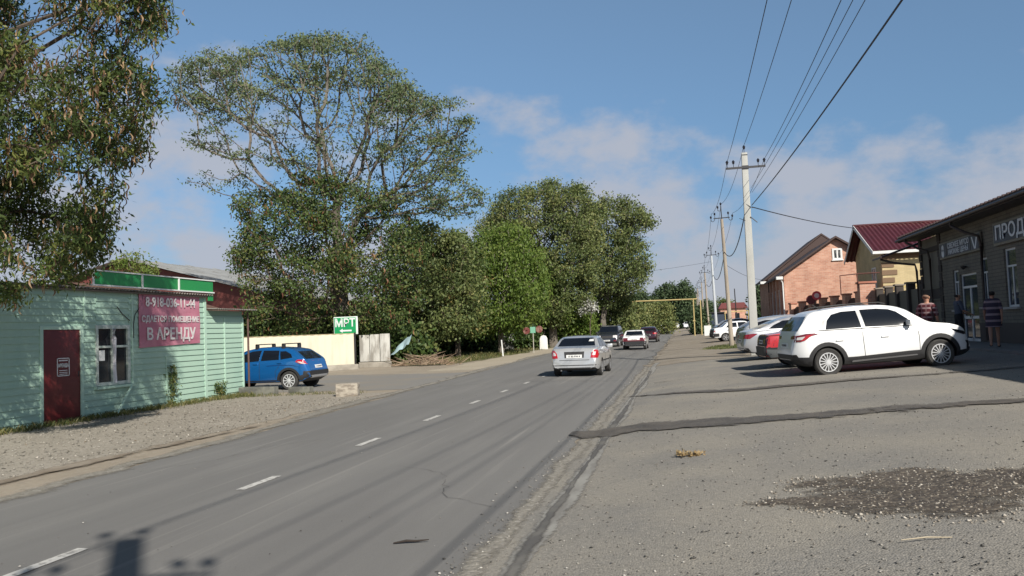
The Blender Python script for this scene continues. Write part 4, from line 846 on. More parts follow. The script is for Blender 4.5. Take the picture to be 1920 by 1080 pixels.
# ================================================================== TREES
M_bark = mat('grey_bark', (.13, .11, .09), .95, layers=[((.22, .20, .17), 5, .45, .65, (1, 1, .3), .7)], bump=(18, .8, .02))
M_barkd = mat('brown_bark', (.085, .065, .05), .95, layers=[((.14, .11, .08), 5, .45, .65, (1, 1, .3), .7)], bump=(18, .8, .02))
def inpoly(px, pz, poly):
    c = np.zeros(len(px), bool); n = len(poly)
    for i in range(n):
        x0, z0_ = poly[i]; x1, z1 = poly[(i+1) % n]
        m_ = ((z0_ > pz) != (z1 > pz)); 
        if z1 != z0_: c ^= m_ & (px < (x1-x0)*(pz-z0_)/(z1-z0_)+x0)
    return c
def edgedist(px, pz, poly):
    d = np.full(len(px), 1e9); n = len(poly)
    for i in range(n):
        a = np.array(poly[i]); b = np.array(poly[(i+1) % n]); ab = b-a; L2 = ab@ab+1e-9
        t = np.clip(((px-a[0])*ab[0]+(pz-a[1])*ab[1])/L2, 0, 1); d = np.minimum(d, np.hypot(px-a[0]-t*ab[0], pz-a[1]-t*ab[1]))
    return d
def crown_points(poly, n, yc, depth, thin=0, scaleY=None):
    P = np.array(poly); lo, hi = P.min(0), P.max(0); out = []
    while len(out) < n:
        x = rng.uniform(lo[0], hi[0], 4000); z = rng.uniform(lo[1], hi[1], 4000); k = inpoly(x, z, poly); x, z = x[k], z[k]
        d = edgedist(x, z, poly); R_ = depth
        hd = np.sqrt(np.maximum(d*(2*R_-np.minimum(d, R_)), .05)); hd = np.minimum(hd, R_)
        u = rng.uniform(-1, 1, len(x)); u = np.sign(u)*np.abs(u)**.7
        # clumping: keep where low frequency noise is high
        keep = np.array([mnoise.noise(Vector((a*.55, b*.75, c*hd_*.5+yc)))+thin > rng.random()*.5-.25 for a, b, c, hd_ in zip(x, z, u, hd)])
        out += [(a, yc+c*h, b) for a, b, c, h, kk_ in zip(x, z, u, hd, keep) if kk_]
    A = np.array(out[:n])
    if scaleY is not None: f = A[:, 1]/scaleY; A[:, 0] *= f; A[:, 2] = 1.7+(A[:, 2]-1.7)*f
    return A
def grow(trunk, pts, bf=.35):
    """greedy spanning tree from the trunk nodes through all crown points"""
    nodes = [np.array(t, float) for t in trunk]; par = [-1]+list(range(len(trunk)-1)); pl = [0.]
    for i in range(1, len(nodes)): pl.append(pl[-1]+np.linalg.norm(nodes[i]-nodes[i-1]))
    n = len(pts); best = np.full(n, 1e9); bp = np.zeros(n, int); live = np.ones(n, bool)
    def relax(j):
        d = np.linalg.norm(pts-nodes[j], axis=1); c = d+bf*pl[j]; m_ = live & (c < best); best[m_] = c[m_]; bp[m_] = j
    for j in range(len(nodes)//2, len(nodes)): relax(j)
    for _ in range(n):
        i = int(np.argmin(np.where(live, best, 1e12))); live[i] = False; j = bp[i]
        a, b = nodes[j], pts[i]; L = np.linalg.norm(b-a); k = max(1, int(L/.7))
        prev = j
        for q in range(1, k+1):
            t = q/k; p = a*(1-t)+b*t
            if q < k: p = p+rng.normal(0, .05*L, 3)*.5+np.array([0, 0, -.08*L*math.sin(math.pi*t)])
            nodes.append(p); par.append(prev); pl.append(pl[prev]+np.linalg.norm(p-nodes[prev])); prev = len(nodes)-1
            relax(prev)
    return np.array(nodes), np.array(par)
def limb_mesh(nodes, par, rtip, rtrunk, nt_, sides=5):
    n = len(nodes); w = np.zeros(n)
    ch = np.zeros(n, int)
    for i in range(n-1, 0, -1):
        if ch[i] == 0: w[i] += 1
        w[par[i]] += w[i]; ch[par[i]] += 1
    w = np.maximum(w, 1); r = rtip*w**.43; r *= 1; r = np.minimum(r, rtrunk)
    for i in range(nt_): r[i] = max(r[i], rtrunk*(1.25-.35*i/max(1, nt_-1)) if i else rtrunk*1.6)
    I = np.arange(1, n); a, b = nodes[par[I]], nodes[I]; d = b-a; d /= np.linalg.norm(d, axis=1)[:, None]+1e-9
    ref = np.where(np.abs(d[:, 2:3]) > .9, np.array([[1., 0, 0]]), np.array([[0, 0, 1.]])); u = np.cross(d, ref); u /= np.linalg.norm(u, axis=1)[:, None]; v = np.cross(d, u)
    t = np.arange(sides)*2*math.pi/sides; cs, sn = np.cos(t), np.sin(t)
    ring = u[:, None]*cs[None, :, None]+v[:, None]*sn[None, :, None]
    ra = np.minimum(r[par[I]], r[I]*1.35); A = a[:, None]+ring*ra[:, None, None]; B = b[:, None]+ring*r[I][:, None, None]
    V = np.concatenate([A, B], 1).reshape(-1, 3); k = np.arange(sides); f = np.stack([k, (k+1) % sides, sides+(k+1) % sides, sides+k], 1)
    F = (f[None]+(np.arange(len(I))*2*sides)[:, None, None]).reshape(-1, 4)
    return V, F, w
def leaf_cloud(C, k, s, L, w, droop=.3, flat=.7, cl_t=None, elong=1.0):
    """k leaves in a gaussian tuft at every centre; tint varies per tuft and per leaf"""
    n = len(C)*k; c = np.repeat(C, k, 0)+rng.normal(0, 1, (n, 3))*np.array([s, s, s*flat])
    d = rng.normal(0, 1, (n, 3)); d[:, 2] -= droop*1.5; d /= np.linalg.norm(d, axis=1)[:, None]
    q = rng.normal(0, 1, (n, 3)); sd_ = np.cross(d, q); sd_ /= np.linalg.norm(sd_, axis=1)[:, None]+1e-9
    l = (L*rng.uniform(.6, 1.25, n))[:, None]; ww = (w*rng.uniform(.6, 1.2, n))[:, None]
    V = np.stack([c, c+d*l*.5+sd_*ww, c+d*l, c+d*l*.5-sd_*ww], 1).reshape(-1, 3)
    t0 = rng.uniform(0, 1, len(C)) if cl_t is None else cl_t
    t = np.clip(np.repeat(t0, k)*.6+rng.random(n)*.45-.02, 0, 1)
    return V, np.arange(4*n).reshape(-1, 4), t
def pods_mesh(name, C, n, parent, m, L=.2, w=.016, s=.3):
    c = C[rng.integers(0, len(C), n)]+rng.normal(0, s, (n, 3)); a = rng.random(n)*6.28; seg = 5; V = []
    hx, hy = np.cos(a), np.sin(a); l = L*rng.uniform(.7, 1.3, n)
    for i in range(seg+1):
        t = i/seg; off = .35*np.sin(t*math.pi)*l; ww = w*(.35+.65*math.sin(math.pi*min(1, t*.9+.1)))
        p = c+np.stack([hx*off, hy*off, -t*l], 1); sx = np.stack([hx*ww*.6-hy*ww*.8, hy*ww*.6+hx*ww*.8, np.zeros(n)], 1)
        V += [p-sx, p+sx]
    V = np.stack(V, 1).reshape(-1, 3); base = np.array([(2*i, 2*i+1, 2*i+3, 2*i+2) for i in range(seg)])
    F = (base[None]+(np.arange(n)*2*(seg+1))[:, None, None]).reshape(-1, 4)
    return raw_mesh(name, V, F, m, parent, tint=np.repeat(rng.random(n), seg), kind='stuff')
def tree(name, label, base, trunk, parts, bark, leafm, rtip=.016, rtrunk=.25, bf=.35, group=None, pods=None, trunk2=None, cat='tree', sides=5):
    """parts: dicts(poly, n, y, depth, thin, k, s, L, w, ...) each a mass of the crown"""
    x, y = base; z = gz(x, y); root = thing(name, (x, y, z), label, cat, group)
    P = [crown_points(p['poly'], p['n'], p['y'], p['depth'], p.get('thin', .1), p.get('scaleY')) for p in parts]
    allp = np.concatenate(P); tr = [(x, y, z-.2)]+list(trunk)
    nd, pr = grow(tr, allp, bf); O = np.array([x, y, z])
    V, F, w = limb_mesh(nd, pr, rtip, rtrunk, len(tr), sides)
    nt1 = (len(tr)-1)
    raw_mesh('trunk', V-O, F, bark, root, smooth=True)
    Vs, Fs, Ts, o = [], [], [], 0
    for p, C in zip(parts, P):
        v, f, t = leaf_cloud(C, p['k'], p['s'], p['L'], p['w'], p.get('droop', .3), p.get('flat', .7), None if 't' not in p else np.clip(rng.normal(p['t'], .22, len(C)), 0, 1))
        Vs.append(v); Fs.append(f+o); Ts.append(t); o += len(v)
    raw_mesh('crown', np.concatenate(Vs)-O, np.concatenate(Fs), leafm, root, tint=np.concatenate(Ts))
    if pods: pods_mesh('seed_pods', P[pods.get('part', 0)]-O, pods['n'], root, pods['m'], pods.get('L', .2), pods.get('w', .016), pods.get('s', .3))
    return root
ML_near = leaf_mat('leaf_locust', [(0.026, 0.047, 0.016), (0.060, 0.095, 0.026), (0.113, 0.152, 0.039), (0.212, 0.218, 0.060)], .38)
ML_ac = leaf_mat('leaf_acacia', [(0.049, 0.079, 0.039), (0.088, 0.131, 0.061), (0.150, 0.194, 0.088), (0.229, 0.246, 0.105)], .3)
ML_dense = leaf_mat('leaf_dense', [(0.029, 0.053, 0.018), (0.055, 0.096, 0.029), (0.094, 0.143, 0.039), (0.164, 0.179, 0.055), (0.265, 0.187, 0.070)], .3)
ML_wil = leaf_mat('leaf_bright', [(0.057, 0.101, 0.019), (0.101, 0.170, 0.030), (0.156, 0.224, 0.044), (0.229, 0.263, 0.069)], .4)
ML_big = leaf_mat('leaf_olive', [(0.057, 0.085, 0.031), (0.113, 0.152, 0.052), (0.184, 0.217, 0.075), (0.288, 0.281, 0.105)], .3)
ML_far = leaf_mat('leaf_far', [(0.041, 0.070, 0.035), (0.070, 0.109, 0.050), (0.109, 0.152, 0.066)], .3)
ML_pod = leaf_mat('pod_tan', [(.08, .04, .022), (.19, .11, .055), (.40, .28, .16)], .2)
ML_podr = leaf_mat('pod_rust', [(.10, .04, .022), (.20, .09, .045), (.30, .17, .09)], .25)
near_poly = [(-20, 12.5), (-9.2, 12.5), (-8.8, 9.5), (-9.3, 8.7), (-9.0, 8.1), (-9.35, 7.4), (-9.0, 6.1), (-9.7, 6.2), (-9.65, 5.3), (-10.15, 5.1), (-10.2, 4.6), (-10.5, 4.2), (-10.55, 3.6), (-11.1, 3.1), (-11.9, 3.05), (-12.4, 2.8), (-13.2, 2.75), (-14.6, 3.0), (-19, 4)]
tree('locust_tree', 'big locust tree hung with curly tan pods over the mint green building', (-15.2, 10.2), [(-15.1, 10.3, 1.6), (-14.9, 10.8, 3.4), (-14.6, 11.4, 5.2), (-14.2, 12.0, 7.2)],
     [dict(poly=near_poly, n=1550, y=12.6, depth=2.3, thin=.02, scaleY=13, k=84, s=.14, L=.125, w=.021, droop=.55, flat=.8), dict(poly=[(-17, 5.4), (-10.2, 5.0), (-10.3, 4.3), (-10.6, 3.5), (-11.2, 3.05), (-12.4, 2.75), (-14, 2.75), (-17, 3.2)], n=260, y=12.9, depth=1.6, thin=.05, scaleY=13, k=84, s=.15, L=.125, w=.021, droop=.6, flat=.8)], M_barkd, ML_near, rtip=.009, rtrunk=.24, pods=dict(n=15000, m=ML_pod, s=.15, L=.165, w=.014))
ac_poly = [(-31.5, 17.9), (-30.1, 19.8), (-27.8, 20.3), (-25.2, 20.0), (-22.9, 20.4), (-20.0, 20.4), (-17.2, 19.9), (-18.0, 18.9), (-16.6, 18.0), (-15.6, 17.3), (-13.9, 16.1), (-11.8, 15.2), (-12.3, 14.2), (-11.2, 12.3), (-12.7, 12.4), (-13.1, 11.5), (-11.5, 9.9), (-11.8, 8.8), (-13.5, 8.9), (-15.5, 9.2), (-16.9, 8.5), (-20.4, 9.4), (-24.7, 10.3), (-28.0, 11.2), (-31.2, 11.9), (-28.3, 12.7), (-29.1, 13.8), (-31.0, 14.5), (-29.0, 15.5), (-31.0, 16.7)]
ac_top = [(-31.3, 17.9), (-30.1, 19.8), (-27.8, 20.3), (-25.2, 20.0), (-22.9, 20.4), (-20.0, 20.4), (-17.2, 19.9), (-18.0, 18.9), (-16.6, 18.0), (-13.9, 16.1), (-11.8, 15.2), (-12.3, 14.2), (-14, 14.6), (-17, 16), (-20, 17.3), (-25, 17.6), (-29, 16.6)]
tree('acacia_tree', 'tall spreading acacia with airy flat topped crown and pale limbs showing through', (-20.6, 46.5), [(-20.6, 46.5, 3), (-20.8, 46.4, 6.5), (-20.9, 46.3, 9.5)],
     [dict(poly=ac_poly, n=640, y=46, depth=5.5, thin=.02, k=26, s=.30, L=.22, w=.050, flat=.35), dict(poly=ac_top, n=440, y=46, depth=6, thin=.08, k=30, s=.32, L=.22, w=.050, flat=.35, t=.7), dict(poly=[(-18, 16), (-13.9, 15.9), (-11.6, 15.0), (-12.2, 14.0), (-11.0, 12.2), (-12.6, 12.2), (-12.9, 11.5), (-11.2, 9.9), (-11.5, 8.7), (-13.5, 8.7), (-16, 9.3), (-17.5, 12)], n=190, y=46, depth=4.5, thin=.08, k=30, s=.30, L=.22, w=.050, flat=.35, t=.6)], M_bark, ML_ac, rtip=.022, rtrunk=.34, bf=.55)
dense_poly = [(-25.0, 11.0), (-22.1, 11.8), (-19.4, 11.4), (-16.9, 10.3), (-15.6, 8.7), (-14.8, 7.0), (-14.9, 5.0), (-15.6, 2.7), (-17.7, 1.9), (-25.2, 2.0), (-26.2, 4.3), (-26.9, 6.9), (-26.0, 8.9), (-26.8, 10.3)]
tree('dense_tree', 'dense dark green tree with rusty pods filling the space beneath the flat topped acacia', (-20.3, 45.0), [(-20.3, 45, 1.5), (-20.4, 45, 3.2), (-20.6, 45, 5)],
     [dict(poly=dense_poly, n=900, y=45.2, depth=3.6, thin=.03, k=44, s=.31, L=.20, w=.060, t=.4)], M_barkd, ML_dense, rtip=.018, rtrunk=.25, pods=dict(n=900, m=ML_podr, s=.35, L=.3, w=.04))
tree('dense_tree', 'dark leafy tree between the acacia and the bright green trees', (-16.9, 53), [(-16.9, 53, 1.2), (-17, 53, 2.6), (-17, 53, 4.5)],
     [dict(poly=[(-19.6, 8.6), (-16.8, 9.3), (-14.8, 8.3), (-13.7, 6.1), (-14.1, 2.6), (-15.2, 1.5), (-19.4, 1.5), (-20.3, 4.2)], n=560, y=53, depth=3, thin=.12, k=40, s=.36, L=.24, w=.07, t=.45)], M_barkd, ML_big, rtip=.02, rtrunk=.2)
tree('dense_tree', 'green tree with one rust coloured withered streak beside the brush pile', (-16.2, 56.5), [(-16.2, 56.5, 1.2), (-16.1, 56.5, 2.6), (-16, 56.5, 4)],
     [dict(poly=[(-18.2, 7.8), (-16.1, 9.1), (-14.3, 7.6), (-14.0, 4.1), (-14.4, 1.6), (-18.0, 1.6)], n=420, y=56.5, depth=2.6, thin=.12, k=38, s=.36, L=.25, w=.07, t=.5), dict(poly=[(-16.5, 6.6), (-16.0, 6.9), (-15.6, 5), (-15.6, 2.4), (-16.4, 2.2)], n=34, y=54.2, depth=.5, k=44, s=.2, L=.25, w=.06, t=1.2, thin=.6)], M_barkd, ML_dense, rtip=.02, rtrunk=.17)
tree('bright_tree', 'bright fresh green tree in the middle of the row left of the road', (-14.2, 62), [(-14.2, 62, 1.2), (-14.2, 62, 2.6), (-14.4, 62, 5)],
     [dict(poly=[(-18.0, 6.5), (-17.0, 8.1), (-15.6, 9.5), (-12.9, 10.1), (-11.3, 8.8), (-10.3, 5.8), (-10.9, 2.5), (-13.3, 1.6), (-16.8, 1.6), (-18.3, 4.5)], n=900, y=62, depth=3.6, thin=.2, k=40, s=.40, L=.28, w=.062, droop=.9, t=.6)], M_bark, ML_wil, rtip=.02, rtrunk=.2)
tree('bright_tree', 'smaller bright green tree right of the marker stone trunks', (-13.9, 75), [(-13.9, 75, 1.2), (-13.8, 75, 2.6)],
     [dict(poly=[(-16.2, 2.6), (-16.4, 6.5), (-14.4, 9.6), (-11.8, 8.8), (-10.2, 6), (-10.6, 2.6), (-14, 2.2)], n=560, y=75, depth=2.8, thin=.2, k=38, s=.40, L=.28, w=.062, droop=.8, t=.5)], M_bark, ML_wil, rtip=.02, rtrunk=.14)
tree('big_tree', 'big rounded olive green tree in the middle distance left of the road', (-12.2, 75.5), [(-12.2, 75.5, 2.5), (-12.3, 75.5, 5), (-12.4, 75.5, 8)],
     [dict(poly=[(-17.4, 13.1), (-16.6, 15.1), (-13.4, 15.4), (-10.3, 15.7), (-8.3, 14.9), (-7.6, 12.5), (-7.0, 8.9), (-8.6, 4.4), (-11.4, 2.0), (-13.9, 2.7), (-15.4, 5.8), (-18.0, 9.5), (-19.2, 11.7)], n=1150, y=75, depth=4.6, thin=-.03, k=46, s=.38, L=.25, w=.070)], M_bark, ML_big, rtip=.024, rtrunk=.32, bf=.5)
tree('big_tree', 'darker tall tree leaning to the road beside the big olive tree', (-7.9, 81), [(-7.9, 81, 2.5), (-7.4, 81, 5), (-7.2, 81, 8)],
     [dict(poly=[(-9.9, 13.9), (-8.2, 14.6), (-6.7, 15.1), (-4.1, 14.1), (-2.6, 12.1), (-3.5, 10.2), (-2.9, 7.8), (-4.2, 5.2), (-7.3, 3.5), (-9.9, 4.1), (-10.4, 9.5)], n=700, y=80.5, depth=3.8, thin=-.04, k=46, s=.38, L=.26, w=.075, t=.45)], M_bark, ML_big, rtip=.024, rtrunk=.26, bf=.5)
for i, (pl, y, x, lb, mt, tt, n) in enumerate([
    ([(-12.6, 1.0), (-12.2, 4.0), (-10.6, 5.3), (-9.2, 4.6), (-8.4, 2.2), (-9.2, .4), (-12.2, .4)], 78, -10.6, 'leafy roadside bush left of the dark oncoming car', ML_wil, .55, 260),
    ([(-9.4, .8), (-9.2, 4.4), (-7.8, 5.6), (-5.6, 4.8), (-4.9, 2.4), (-5.4, .6)], 84, -7.3, 'roadside bush above the dark oncoming car', ML_big, .6, 260),
    ([(-8.6, .6), (-8.6, 3.6), (-7.2, 4.8), (-5.0, 4.4), (-4.2, 2.2), (-4.8, .5)], 104, -6.6, 'olive bush at the roadside before the pipe arch', ML_big, .8, 240),
    ([(-6.0, .6), (-5.9, 4.0), (-4.2, 5.4), (-2.2, 5.0), (-1.0, 3.4), (-1.4, .6)], 122, -3.9, 'olive bush at the roadside beyond the pipe arch', ML_big, .85, 240)]):
    tree('roadside_bush', lb, (x, y), [(x, y, .5+gz(x, y)), (x, y, 1.2+gz(x, y))], [dict(poly=pl, n=n, y=y, depth=1.8, thin=.25, k=34, s=.36, L=.3, w=.1, t=tt)], M_barkd, mt, rtip=.02, rtrunk=.07, cat='bush', group='bushes along the left roadside')
for i, (pl, y, x, lb) in enumerate([
    ([(-13, 1), (-13, 7.5), (-9.5, 9.6), (-6.6, 8.4), (-5.5, 4), (-6, 1)], 188, -9.4, 'far dark tree at the left of the road end'),
    ([(-7.4, 1), (-7.4, 8), (-5, 11.3), (-2.2, 11.6), (-.4, 9), (-.8, 1)], 196, -3.8, 'far dark tree at the road end, tallest of the group'),
    ([(-1.8, 1), (-1.5, 8.8), (.6, 11.6), (2.4, 10.4), (3.0, 6), (2.4, 1)], 192, .8, 'far dark tree at the right of the road end')]):
    tree('far_tree', lb, (x, y), [(x, y, 2), (x, y, 4)], [dict(poly=pl, n=330, y=y, depth=3, thin=.3, k=30, s=.6, L=.5, w=.2)], M_barkd, ML_far, rtip=.03, rtrunk=.25, group='trees at the far end of the road', bf=.4)
for i, (pl, y, x, lb) in enumerate([
    ([(2.2, 1), (2.2, 4.2), (3.8, 5.6), (5.2, 5.2), (5.8, 3), (5.6, 1)], 140, 3.9, 'low far tree behind the power poles'),
    ([(5.0, 1), (5.0, 4.6), (6.8, 5.9), (8.6, 5.0), (9.2, 1.4)], 142, 7, 'low far tree right of the power poles'),
    ([(8.0, .8), (7.9, 3.5), (8.9, 6.0), (9.8, 4.4), (10.2, 1.2)], 97, 9, 'dark narrow tree beside the brick house'),
    ([(1.4, .7), (1.3, 2.4), (1.9, 3.2), (2.6, 2.6), (2.7, .8)], 98, 2.0, 'dark shrub around the right leg of the pipe arch')]):
    tree('far_tree', lb, (x, y), [(x, y, 1), (x, y, 1.6)], [dict(poly=pl, n=200, y=y, depth=1.4, thin=.3, k=30, s=.36, L=.32, w=.11, t=.5)], M_barkd, ML_far if i != 1 else ML_big, rtip=.02, rtrunk=.08, group='trees right of the road')
tree('sapling', 'small yellow green sapling sprouting behind the bright green roof board', (-21.6, 28.5), [(-21.6, 28.5, 2.2), (-21.6, 28.5, 3.8)],
     [dict(poly=[(-22.7, 4.3), (-22.4, 5.3), (-21.6, 5.6), (-20.9, 5.2), (-20.7, 4.4)], n=50, y=28.5, depth=.5, thin=.4, k=26, s=.13, L=.16, w=.03, t=.9)], M_bark, ML_wil, rtip=.008, rtrunk=.04)
# dark undergrowth behind the fences
for i, (x, y, w_, h) in enumerate([(-27, 48, 3, 3.6), (-22.5, 49.5, 3, 3.4), (-18.5, 49, 2.4, 2.6), (-20.5, 58, 3, 3.5), (-24.5, 62, 3.4, 4.0), (-19, 69, 3, 3.6), (-15.2, 72.5, 2.2, 2.6), (-23, 80, 4, 5), (-16, 86, 4, 5)]):
    tree('undergrowth_bush', ['dark bush behind the left end of the cream fence', 'dark bush behind the middle of the cream fence', 'dark bush behind the green sign', 'bush in shade behind the brush pile', 'shaded bush far behind the slab fence', 'shaded bush behind the bright green trees', 'low dark bush behind the white marker post', 'large dark bush deep behind the row of trees', 'large dark bush behind the big olive tree'][i],
         (x, y), [(x, y, .3), (x, y, .8)], [dict(poly=[(x-w_, 0), (x-w_*.9, h*.7), (x-w_*.3, h), (x+w_*.5, h*.9), (x+w_, h*.4), (x+w_*.9, 0)], n=300, y=y, depth=1.6, thin=.3, k=26, s=.36, L=.3, w=.12, t=.25)], M_barkd, ML_dense, rtip=.02, rtrunk=.06, cat='bush', group='undergrowth behind the fences')
# climber on the mint wall and a weed
def vine(x, y, z1, n, label):
    root = thing('wall_weed', (x, y, -.1), label, 'plant'); C = np.array([(rng.normal(0, .04), rng.normal(0, .10), rng.random()*z1) for _ in range(n)])
    v, f, t = leaf_cloud(C, 9, .05, .07, .022); raw_mesh('leaves', v, f, ML_dense, root, tint=t)
    MB().path([(0, 0, 0), (.02, .05, z1*.5), (0, -.04, z1)], .008, 5).build('stem', M_barkd, root)
vine(XW+.08, 20.95, 1.15, 70, 'thin climbing weed against the mint wall beneath the banner'); vine(XW+.15, 23.35, .5, 50, 'small green weed at the corner of the mint annex')
tree('shrub', 'white blossoming shrub top showing above the dark oncoming car', (-8.5, 74.6), [(-8.5, 74.6, .6), (-8.5, 74.6, 2)],
     [dict(poly=[(-9.6, 3.0), (-9.4, 4.3), (-8.6, 4.7), (-7.9, 4.2), (-7.7, 3.2)], n=40, y=74.6, depth=.5, thin=.4, k=16, s=.13, L=.2, w=.07)], M_barkd, leaf_mat('white_flowers', [(.10, .14, .05), (.45, .45, .4), (.7, .7, .68)], .3), rtip=.012, rtrunk=.05, cat='shrub')
# ================================================================== VEHICLES
def paint(name, c, metal=0., rough=.32, coat=.9): return mat(name, c, rough, metal, coat=coat, spec=.5, layers=[((c[0]*.8+.02, c[1]*.8+.018, c[2]*.8+.014), 2.2, .45, .8, (1, 1, 2), .35)])
M_tyre = mat('tyre_rubber', (.035, .034, .033), .85, layers=[((.10, .095, .085), 6, .5, .7, U3, .5)]); M_plas = mat('black_plastic', (.022, .022, .024), .6); M_cgl = mat('car_glass', (.008, .011, .017), .05, spec=.5)
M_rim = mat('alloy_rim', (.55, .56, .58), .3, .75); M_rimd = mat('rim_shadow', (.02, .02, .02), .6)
M_red = mat('lamp_red', (.42, .012, .018), .18, coat=1); M_redd = mat('lamp_dark_red', (.14, .008, .014), .18, coat=1); M_lw = mat('lamp_clear', (.62, .60, .60), .12, coat=1); M_plate = mat('plate_white', (.72, .72, .70), .5); M_chr = mat('chrome', (.6, .6, .62), .15, 1)
M_pl_t = mat('plate_characters', (.05, .05, .06), .6); M_int = mat('interior_light', (.16, .17, .16), .8)
def pf_(pts, x): return float(np.interp(x, [p[0] for p in pts], [p[1] for p in pts]))
def sm(pts, x, w=.05): return (pf_(pts, x-w)+2*pf_(pts, x)+pf_(pts, x+w))/4
class Car:
    def __init__(s, name, label, pnt, L, W_, top, belt, bot, wb, wr=.32, tumble=.40, nose=.20, tail=.16, track=None, rim='spoke', nsp=5, group=None, rimc=None, arch=.05, cat='car', under=2):
        s.root = thing(name, (0, 0, 0), label, cat, group); s.L, s.W = L, W_; s.top, s.belt, s.bot = top, belt, bot; s.wr = wr
        h = L/2; xs = sorted(set([-h, -h+.012, -h+.03, -h+.06, -h+.1, h-.1, h-.06, h-.03, h-.012, h]+list(np.linspace(-h+.15, h-.15, 58))))
        rings = []
        for x in xs:
            e = (abs(x)-(h-.55))/.55; e = max(0, e); k = 1-(nose if x > 0 else tail)*e**2.6
            w = W_/2*k; zt = sm(top, x); zb = sm(bot, x); sh_ = min(sm(belt, x), zt-.025); g = zt-sh_; yr = max(w*.955-g*tumble, w*.3)
            lo = zb+.02
            R_ = [(0, zb), (w*.72, zb), (w*.93, lo+.02), (w*.985, lo+.12), (w*1.0, lo+.45*(sh_-lo)), (w*.995, lo+.72*(sh_-lo)), (w*.985, sh_-.05), (w*.958, sh_-.004), (w*.94, sh_+g*.06)]
            for t in (.3, .55, .8): R_.append((w*.94+(yr-w*.94)*t+.018*math.sin(t*math.pi)*min(1, g/.3), sh_+g*(.06+t*.80)))
            R_ += [(yr, sh_+g*.90), (yr*.93, sh_+g*.97), (yr*.75, zt-.004), (yr*.4, zt+.008), (0, zt+.012)]
            rings.append([(x, y, z) for y, z in R_]+[(x, -y, z) for y, z in reversed(R_[1:-1])])
        n = len(rings[0]); bm = bmesh.new(); vs = [[bm.verts.new(p) for p in r] for r in rings]
        for a, b in zip(vs, vs[1:]):
            for i in range(n): bm.faces.new((a[i], a[(i+1) % n], b[(i+1) % n], b[i]))
        bm.faces.new(vs[0]); bm.faces.new(list(reversed(vs[-1])))
        bmesh.ops.recalc_face_normals(bm, faces=bm.faces); s.bvh = BVHTree.FromBMesh(bm); me = bpy.data.meshes.new('body'); bm.to_mesh(me); bm.free()
        me.materials.append(pnt); me.materials.append(M_plas); nr = len(rings[0]); dk = under
        for p in me.polygons:
            if len(p.vertices) == 4:
                ii = sorted(v % nr for v in p.vertices); lo_ = ii[0]; seg = nr-1 if (ii[0] == 0 and ii[-1] == nr-1) else lo_
                if seg < dk or seg >= nr-dk: p.material_index = 1
        o = bpy.data.objects.new('tmp_body', me); COL.objects.link(o)
        fx, rx = wb
        cb = MB()
        for x in (fx, rx):
            for sd in (-1, 1): cb.lathe([(wr+arch, sd*(W_/2-.30)), (wr+arch, sd*(W_/2+.2))] if sd > 0 else [(wr+arch, sd*(W_/2+.2)), (wr+arch, sd*(W_/2-.30))], (x, 0, wr+.0), 28, 'y')
        co = cb.build('tmp_cut', M_plas)
        md = o.modifiers.new('b', 'BOOLEAN'); md.object = co; md.operation = 'DIFFERENCE'; md.solver = 'EXACT'; md.material_mode = 'TRANSFER'
        bpy.context.view_layer.update()
        me2 = bpy.data.meshes.new_from_object(o.evaluated_get(bpy.context.evaluated_depsgraph_get())); me2.name = 'body'
        bpy.data.objects.remove(o); bpy.data.objects.remove(co)
        s.body = link_mesh('body', me2, pnt, s.root, True)
        tr = (track or W_*.9)/2
        for x in (fx, rx):
            for sd in (1, -1): s.wheel(x, sd*(tr-.02), sd, wr, nsp, rimc or M_rim)
    def wheel(s, x, y, sd, r, nsp, rimc):
        w = .10; mb = MB()
        mb.lathe([(r*.66, -w*.8), (r*.9, -w), (r*.985, -w*.75), (r, -w*.3), (r, w*.3), (r*.985, w*.75), (r*.9, w), (r*.66, w*.8)], (0, 0, 0), 30, 'y')
        o = mb.build('wheel', M_tyre, s.root, smooth=True); o.location = (x, y, r)
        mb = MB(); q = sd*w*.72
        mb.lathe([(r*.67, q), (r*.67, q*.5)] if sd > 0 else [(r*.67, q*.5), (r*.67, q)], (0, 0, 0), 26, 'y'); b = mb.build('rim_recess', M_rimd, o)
        mb = MB(); yy = sd*w*.85
        for i in range(nsp):
            a = 2*math.pi*i/nsp; wd = min(.075, .85*r/nsp)
            mb.obox((math.cos(a)*r*.36, yy, math.sin(a)*r*.36), ((math.cos(a), 0, math.sin(a)), (0, 1, 0), (-math.sin(a), 0, math.cos(a))), (r*.56, .02, wd))
        ring = []
        mb.lathe([(r*.61, yy-.012), (r*.68, yy-.016), (r*.69, yy+.016), (r*.61, yy+.012)], (0, 0, 0), 26, 'y') if 0 else None
        n = 26; base = len(mb.v)
        for rr, h in ((r*.62, yy-.014), (r*.68, yy-.014), (r*.68, yy+.014), (r*.62, yy+.014)): ring += [(rr*math.cos(2*math.pi*i/n), h, rr*math.sin(2*math.pi*i/n)) for i in range(n)]
        mb.add(ring, [(k*n+j, k*n+(j+1) % n, ((k+1) % 4)*n+(j+1) % n, ((k+1) % 4)*n+j) for k in range(4) for j in range(n)])
        mb.lathe([(r*.14, yy-.014), (r*.12, yy+.014*sd+.004)], (0, 0, 0), 12, 'y')
        mb.build('rim', rimc, o, smooth=False)
    def hit(s, a, b, face, sd=1):
        o, d = {'side': ((a, sd*3, b), (0, -sd, 0)), 'rear': ((-6, a, b), (1, 0, 0)), 'front': ((6, a, b), (-1, 0, 0)), 'top': ((a, b, 5), (0, 0, -1))}[face]
        h = s.bvh.ray_cast(Vector(o), Vector(d)); return h[0], Vector(d)
